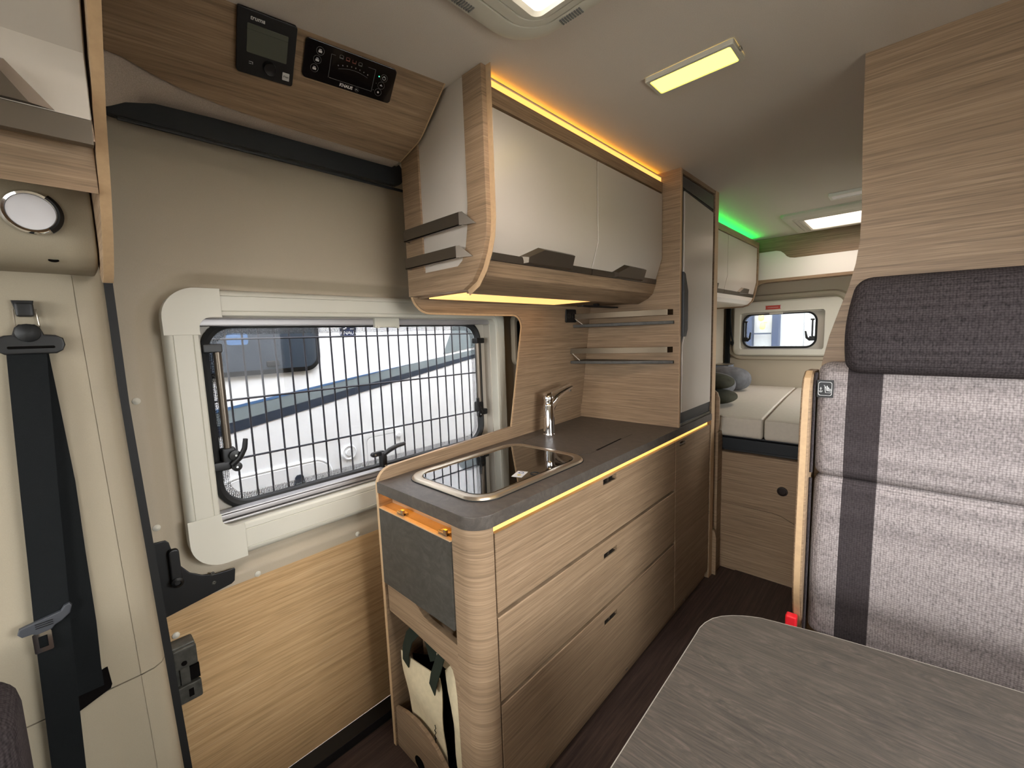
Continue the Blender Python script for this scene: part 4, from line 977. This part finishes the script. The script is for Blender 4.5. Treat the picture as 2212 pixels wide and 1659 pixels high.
def hfn(x, y, z):
    t = (z-1.235)/.235; k = math.sin(PI*min(1, max(0, t)))
    return x+(.012*(t-.5)-.010*k)*(1 if x < .1 else 0), y-.028*k*(1 if y < 1.42 else 0)-.01*(1-t), z-.02*(t-.5)*0-.016*(x+.1)
obj('headrest', M().rbox(-.108, .58, 1.345, 1.455, 1.238, 1.472, .030, (20, 3, 8), hfn), SEATD, be, 60)
sp2 = [(1.40, .45), (1.37, .51), (1.345, .565), (1.328, .62), (1.322, .70), (1.323, .80), (1.33, 1.10), (1.338, 1.19), (1.352, 1.222), (1.38, 1.238), (1.455, 1.238), (1.455, .36), (1.41, .36)]
obj('side_panel', M().prism(sp2, -.204, -.181, bev=.004, mat=FX(0)), WOOD, be)
obj('panel_edge', M().tube([(-.1925, y-.0008, z) for y, z in sp2[:9]]+[(-.1925, 1.38, 1.2386)], 0, flat=(.014, .002)), EDGE, be)
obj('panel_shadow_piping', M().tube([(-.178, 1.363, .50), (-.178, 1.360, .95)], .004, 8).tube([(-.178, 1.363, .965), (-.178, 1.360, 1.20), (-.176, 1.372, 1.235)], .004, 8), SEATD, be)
tgb = obj('label_tag', M().box(-.172, -.137, 1.3555, 1.3575, 1.172, 1.218, bev=.0006), BLACK, be)
xl0, zl0 = -.1545, 1.195
m = M().rings([[(xl0+a, 1.3552-h, zl0+b) for a, b, _ in rrect(-.0145-d, .0145+d, -.018-d, .018+d, .005, 0, 5)] for d, h in ((0, 0), (0, .0004), (-.001, .0004), (-.001, 0))], closed=True)
def ln(pts, r_=.0007): return M().tube([(xl0+a, 1.3548, zl0+b) for a, b in pts], r_, 5)
m.add(ln([(-.009, .004), (-.009, -.008)]).bm).add(ln([(-.0115, .001), (-.0065, .001)]).bm).add(ln([(-.0125, -.005), (-.0115, -.008), (-.009, -.009), (-.0065, -.008), (-.0055, -.005)]).bm)
m.add(ln([(-.003, .009), (-.001, .009), (.001, -.010), (.012, -.010), (.012, -.006), (.004, -.005), (.001, .006)]).bm).add(ln([(.004, .008), (.006, -.003), (.013, -.003)], .0012).bm).add(ln([(.007, .004), (.008, -.0005), (.012, -.0005)], .001).bm)
obj('tag_symbol', m, PRINT, tgb)
bu = thing('belt_buckle', 'red seat belt buckle beside the bench at the table edge', 'buckle', (-.203, 1.34, 0))
obj('button', M().rbox(-.217, -.190, 1.325, 1.350, .515, .552, .005, (3, 3, 3)), RED, bu)
obj('casing', M().box(-.215, -.192, 1.327, 1.348, .43, .517, bev=.004), BLACK, bu)
obj('stalk', M().box(-.210, -.197, 1.331, 1.344, .0, .432), WEB, bu)

ta = thing('dinette_table', 'dark slate look dinette table in the lower right corner', 'table', (.1, .7, 0))
cn = [(-.288, .30), (-.300, .885)]+[(-.300+.070*(1-math.cos(t)), .885+.072*math.sin(t)) for t in [PI/2*k/10 for k in range(1, 11)]]
cn = [(-.286, .30), (-.298, .86), (-.299, .885), (-.296, .91), (-.288, .935), (-.275, .956), (-.258, .973), (-.238, .988), (-.21, 1.003), (-.10, 1.030), (.10, 1.063), (.30, 1.09), (.52, 1.11), (.52, .30)]
tt = obj('tabletop', M().prism(cn, .692, .7195), TABLE, ta)
off = [Vector((a, b, .7062)) for a, b in cn[:13]]
obj('edge_band', M().tube([(p.x-.0004, p.y+.0004, p.z) for p in off], 0, flat=(.0014, .0268)), plain('table_edge_grey', '#8d877d', .5), ta)
obj('leg', M().lathe([(0, 0), (.14, 0), (.13, .015), (.035, .03), (.035, .67), (.09, .68), (.09, .692), (0, .692)], 24, Matrix.Translation((.14, .72, 0))), BLACKM, ta)

# ================================================================== BED AREA
bb = thing('bed_base_cabinet', 'oak cupboard front under the bed with a round push lock', 'cabinet', (-.4, 2.5, 0))
def seam(x): return .386 if x < -.46 else .386-.36*(x+.46)-1.1*(x+.46)**2
xsn = [-.738+.0425*k for k in range(16)]
up = M().prism([(x, seam(x)+.0012) for x in xsn]+[(-.10, .680), (-.738, .680)], -2.495, -2.480, bev=.001, mat=FY(0))
dn = M().prism([(x, seam(x)-.0012) for x in xsn][::-1]+[(-.738, .003), (-.655, .003), (-.640, .020), (-.10, .020)], -2.495, -2.480, bev=.001, mat=FY(0))
u_ = obj('upper_flap', up, WOOD, bb); obj('lower_door', dn, WOOD, bb)
obj('push_lock', M().lathe([(0, 0), (.0245, 0), (.0235, .004), (.018, .0045), (.016, .002), (0, .0025)], 28, frame((-.440, 2.480, .513), (1, 0, 0), (0, 0, 1))), plain('dark_bronze', '#2b211c', .4, metal=.5), u_)
obj('body', M().box(-1.15, .02, 2.496, 3.94, 0, .68), WOOD, bb)
fr2 = thing('bed', 'rear bed base with a black front rail under the cream mattresses', 'bed', (-.5, 3.2, .685))
obj('rail', M().box(-.738, -.09, 2.484, 2.52, .700, .760, bev=.003), BLACKM, fr2)
obj('slat_base', M().box(-1.16, .02, 2.52, 3.93, .682, .768), BLACK, fr2)
def mfn(x, y, z): return x, y, z+(.008*math.sin(PI*min(1, max(0, (y-2.48)/1.45))) if z > .8 else 0)
def mat_(xa, xb, xa2, xb2, lab, xf):
    def fn(x, y, z):
        v = (y-2.468)/1.46; u = (x+.5)/1.0
        l = xa+(xa2-xa)*v; r_ = xb+(xb2-xb)*v
        return l+(r_-l)*u, y, mfn(x, y, z)[2]
    t = single('mattress', M().rbox(-.5, .5, 2.468, 3.93, .771, .884, .022, (10, 12, 3), fn), MATT, lab, 'mattress', (xf, 3.2, .771), 'mattress halves of the rear bed')
    pts = [fn(-.485+.97*k/10, 2.468+.0065, .884-.0065) for k in range(11)]
    obj('piping', M().tube([(p[0], p[1]-.001, p[2]+.001) for p in pts], .0035, 6), MATT, t)
mat_(-1.16, -.5345, -1.16, -.632, 'cream mattress half on the left under the grey cushions', -.85)
mat_(-.5315, .02, -.629, .02, 'cream mattress half on the right next to the bench panel', -.25)
def pillow(x0_, x1_, y0_, y1_, z0_, z1_, rot, mt, lab, nm='cushion'):
    c = Vector(((x0_+x1_)/2, (y0_+y1_)/2, (z0_+z1_)/2)); e = Vector(((x1_-x0_)/2, (y1_-y0_)/2, (z1_-z0_)/2))
    t = bmesh.new(); bmesh.ops.create_uvsphere(t, u_segments=32, v_segments=20, radius=1)
    for v in t.verts:
        q = v.co; f_ = lambda a, p: math.copysign(abs(a)**p, a)
        v.co = Vector((f_(q.x, .75)*e.x, f_(q.y, .75)*e.y, f_(q.z, .9)*e.z*(1-.12*(q.x*q.y)**2)))
    R_ = Matrix.Translation(c) @ Matrix.Rotation(rot[1], 4, 'Y') @ Matrix.Rotation(rot[0], 4, 'Z')
    m = M().add(t, R_)
    return single(nm, m, mt, lab, 'cushion', tuple(c), 'cushions on the rear bed')
pillow(-1.13, -.845, 3.36, 3.60, .896, 1.07, (0, .12), CUSHG, 'grey cushion in the corner of the bed behind the other grey one')
pillow(-1.14, -.872, 3.06, 3.31, .896, 1.05, (0, .12), CUSHG, 'grey cushion at the bed corner in front of the other grey one')
pillow(-1.09, -.752, 2.66, 2.92, .895, .985, (0, 0), CUSHD, 'olive cushion lying on the mattress under the other olive one')
pillow(-1.09, -.772, 2.68, 2.92, .990, 1.087, (0, .08), CUSHD, 'olive cushion on top of the other olive cushion by the partition')
bx_ = thing('glass_tray', 'small blue grey tray standing behind the grey cushions', 'tray', (-1.10, 3.75, .884))
obj('side', M().box(-1.155, -1.05, 3.66, 3.80, .886, 1.065, bev=.006), plain('blue_grey_plastic', '#6f7886', .25), bx_)
obj('rim', M().box(-1.157, -1.048, 3.656, 3.804, 1.065, 1.073, bev=.002), STEEL, bx_)

# rear side locker and cross board
rc = thing('rear_side_locker', 'overhead locker beside the bed with white doors and green light strip', 'locker', (-1.0, 3.1, 1.52))
d1 = [(-.884, 1.955), (-.884, 1.70), (-.903, 1.612), (-.918, 1.615), (-.90, 1.70), (-.90, 1.955)]
for a, b, g0 in ((2.372, 3.012, 2.62), (3.016, 3.715, 3.30)):
    d = obj('door', M().prism([(z, x) for x, z in d1], a, b, bev=.0012, mat=FB(0)), WHITE, rc, 20)
    h = obj('handle', M().prism([(z, x) for x, z in ((-.899, 1.6115), (-.903, 1.588), (-.92, 1.588), (-.918, 1.614))], a, b, mat=FB(0)), TITAN, d)
    g2 = lambda y, z, o: (-.9025+(z-1.612)*.22+o, y, z)
    obj('grip', M().rings([[g2(g0, 1.613, 0), g2(g0+.07, 1.645, 0), g2(g0+.22, 1.645, 0), g2(g0+.22, 1.605, 0), g2(g0, 1.60, 0)], [g2(g0+.03, 1.611, .010), g2(g0+.08, 1.638, .018), g2(g0+.215, 1.638, .018), g2(g0+.215, 1.608, .018), g2(g0+.03, 1.602, .012)]], None, True, True), TITAN, h, 15)
obj('bottom_board', M().prism([(z, x) for x, z in ((-.905, 1.586), (-.915, 1.562), (-.94, 1.538), (-.975, 1.528), (-1.166, 1.528), (-1.166, 1.55), (-.92, 1.586))], 2.372, 3.715, mat=FB(0)), plain('pale_locker_base', '#cfc6b8', .5), rc, 20)
obj('end_board', M().prism([(z, x) for x, z in ((-.876, 2.0), (-.876, 1.70), (-.890, 1.62), (-.905, 1.565), (-.935, 1.53), (-.975, 1.518), (-1.166, 1.518), (-1.166, 2.0))], 3.719, 3.742, bev=.001, mat=FB(0)), WOOD, rc, 25)
obj('valance', M().box(-.902, -.878, 2.372, 3.735, 1.958, 1.998, bev=.001), WOOD, rc)
obj('carcass', M().box(-1.166, -.92, 2.374, 3.717, 1.60, 1.958), WHITE, rc)
obj('led_strip', M().box(-.935, -.905, 2.374, 3.74, 1.999, 2.004), LEDG, rc)
obj('cove_back', M().box(-1.166, -.94, 2.374, 3.74, 1.96, ZC), WHITEP, rc)
rx = thing('rear_cross_shelf', 'white fronted shelf with oak back across the rear above the window', 'shelf', (-.5, 3.85, 1.70))
fz = [(-1.166, 1.722), (.0, 1.722), (.0, 1.860), (-.655, 1.862), (-.685, 1.868), (-.705, 1.880), (-.725, 1.905), (-.745, 1.922), (-.775, 1.930), (-1.166, 1.930)]
obj('fascia', M().prism(fz, -3.815, -3.80, bev=.001, mat=FY(0)), WHITEP, rx)
obj('lower_edge', M().prism([(-1.166, 1.62), (-.99, 1.62), (-.955, 1.632), (-.925, 1.655), (-.895, 1.682), (-.865, 1.697), (-.82, 1.702), (.0, 1.702), (.0, 1.722), (-1.166, 1.722)], -3.815, -3.798, mat=FY(0)), WOOD, rx)
obj('shelf_board', M().box(-1.166, 0, 3.815, 3.945, 1.705, 1.72), WOODH, rx)
obj('back_board', M().box(-1.166, .0, 3.86, 3.872, 1.722, ZC), WOOD, rx)

# strap and fittings at the rear door edge
sd = thing('door_strap', 'black webbing strap hanging beside the rear window', 'strap', (-1.13, 3.9, 1.0))
obj('webbing', M().rings([[(x, 3.9498, z), (x+.032, 3.9498, z), (x+.032, 3.912, z), (x, 3.912, z)] for x, z in ((-1.150, 1.54), (-1.152, 1.30), (-1.157, .889))], None, True, True), WEB, sd)
obj('anchor', M().box(-1.165, -1.105, 3.90, 3.949, 1.538, 1.556, bev=.003), BLACK, sd)
obj('loop', M().tube([(-1.116, 3.905, 1.535), (-1.114, 3.90, 1.42), (-1.105, 3.895, 1.33), (-1.092, 3.89, 1.265), (-1.085, 3.89, 1.235), (-1.092, 3.89, 1.215), (-1.102, 3.89, 1.225), (-1.10, 3.89, 1.25)], .007, 8), WEB, sd)

# ================================================================== CEILING LAMPS
cl = thing('ceiling_lamp', 'lit yellow rectangular ceiling lamp above the aisle', 'lamp', (-.452, 1.214, ZC))
lr = lambda d, h: [(a, b, ZC-h) for a, b, _ in rrect(-.563+d, -.341-d, 1.166+d, 1.262-d, .005, 0, 4)]
obj('frame', M().rings([lr(0, .0005), lr(0, .010), lr(.002, .012), lr(.010, .012), lr(.0105, .009), lr(.0105, .0005)]), FRAME, cl)
obj('light_panel', M().box(-.5525, -.3515, 1.1765, 1.2515, ZC-.0095, ZC-.002), LAMPY, cl)
obj('switch_nub', M().box(-.340, -.335, 1.205, 1.220, ZC-.009, ZC-.003, bev=.001), STEEL, cl)
sl = thing('bedside_ceiling_lamp', 'small unlit white ceiling lamp in front of the rear roof hatch', 'lamp', (-.26, 2.89, ZC))
lr2 = lambda d, h: [(a, b, ZC-h) for a, b, _ in rrect(-.352+d, -.168-d, 2.842+d, 2.940-d, .005, 0, 4)]
obj('frame', M().rings([lr2(0, .0005), lr2(0, .014), lr2(.002, .016), lr2(.012, .016), lr2(.013, .013), lr2(.013, .0005)]), WHITEP, sl)
obj('lens', M().box(-.339, -.181, 2.855, 2.927, ZC-.0135, ZC-.002), LAMPD, sl)
SKY_LOW, SKY_TOP, SKY_FRONT, SKY_RIGHT, EXPOSURE = 2.2, 15, 2.5, 4.2, 1.3

# ================================================================== LIGHT AND CAMERA
wd = bpy.data.worlds.new('overcast'); scene.world = wd; wd.use_nodes = True
nt = wd.node_tree; bg = nt.nodes['Background']; N, L = nt.nodes.new, nt.links.new
tc = N('ShaderNodeTexCoord'); sp = N('ShaderNodeSeparateXYZ'); L(tc.outputs['Generated'], sp.inputs[0])
# bright overcast sky, brightest overhead and ahead of the van
a = N('ShaderNodeMapRange'); a.inputs[1].default_value = -.05; a.inputs[2].default_value = .9; a.inputs[3].default_value = SKY_LOW; a.inputs[4].default_value = SKY_TOP
L(sp.outputs[2], a.inputs[0])
b = N('ShaderNodeMapRange'); b.inputs[1].default_value = -.2; b.inputs[2].default_value = -.9; b.inputs[3].default_value = 0; b.inputs[4].default_value = SKY_FRONT
L(sp.outputs[1], b.inputs[0])
s_ = N('ShaderNodeMath'); L(a.outputs[0], s_.inputs[0]); L(b.outputs[0], s_.inputs[1])
e = N('ShaderNodeMapRange'); e.inputs[1].default_value = .1; e.inputs[2].default_value = .8; e.inputs[3].default_value = 0; e.inputs[4].default_value = SKY_RIGHT
L(sp.outputs[0], e.inputs[0])
s2 = N('ShaderNodeMath'); L(s_.outputs[0], s2.inputs[0]); L(e.outputs[0], s2.inputs[1])
L(s2.outputs[0], bg.inputs['Strength']); bg.inputs['Color'].default_value = (1, .975, .965, 1)

def portal(name, loc, rot, sx, sy):
    l = bpy.data.lights.new(name, 'AREA'); l.shape = 'RECTANGLE'; l.size = sx; l.size_y = sy; l.energy = 1
    l.cycles.is_portal = True
    o = bpy.data.objects.new(name, l); col.objects.link(o); o.location = loc; o.rotation_euler = rot
portal('portal_windscreen', (-.36, -2.37, 1.46), (PI/2, 0, 0), 1.64, .88)
portal('portal_cab_left', (-1.41, -1.25, 1.34), (PI/2, 0, -PI/2), 1.0, .64)
portal('portal_cab_right', (.67, -1.4, 1.35), (PI/2, 0, PI/2), .7, .5)
portal('portal_dinette', (.67, .8, 1.25), (PI/2, 0, PI/2), .76, .54)
portal('portal_added_bed_window', (.67, 3.2, 1.28), (PI/2, 0, PI/2), .7, .4)  # for the unseen bed window added to light the rear
portal('portal_door', (-1.44, .8, 1.15), (PI/2, 0, -PI/2), 1.05, .55)
portal('portal_rear', (-.77, 4.02, 1.33), (PI/2, 0, PI), .52, .3)
portal('portal_hatch_front', (-.45, .588, ZC+.09), (0, 0, 0), .3, .336)
portal('portal_hatch_rear', (-.34, 3.49, ZC+.09), (0, 0, 0), .38, .355)

cam = bpy.data.cameras.new('camera'); co = bpy.data.objects.new('camera', cam); col.objects.link(co)
cam.sensor_fit = 'HORIZONTAL'; cam.sensor_width = 36; cam.lens = 917.73*36/2212; cam.clip_start = .02
r = Vector((0.73176452, 0.68071737, -0.03383118)); u = Vector((-0.05245759, 0.10574326, 0.99300884)); f = Vector((-0.67953579, 0.72487394, -0.11308796))
co.matrix_world = Matrix(((r.x, u.x, -f.x, 0), (r.y, u.y, -f.y, 0), (r.z, u.z, -f.z, 1.36), (0, 0, 0, 1)))
scene.camera = co
vs = scene.view_settings
scene.display_settings.display_device = 'sRGB'
vs.view_transform = 'Standard'; vs.look = 'None'; vs.gamma = 1; vs.use_curve_mapping = False; vs.exposure = EXPOSURE
cy = scene.cycles
cy.max_bounces = 10; cy.diffuse_bounces = 5; cy.glossy_bounces = 5; cy.transparent_max_bounces = 16; cy.transmission_bounces = 6
cy.caustics_reflective = False; cy.caustics_refractive = False; cy.sample_clamp_indirect = 6
cy.use_denoising = True
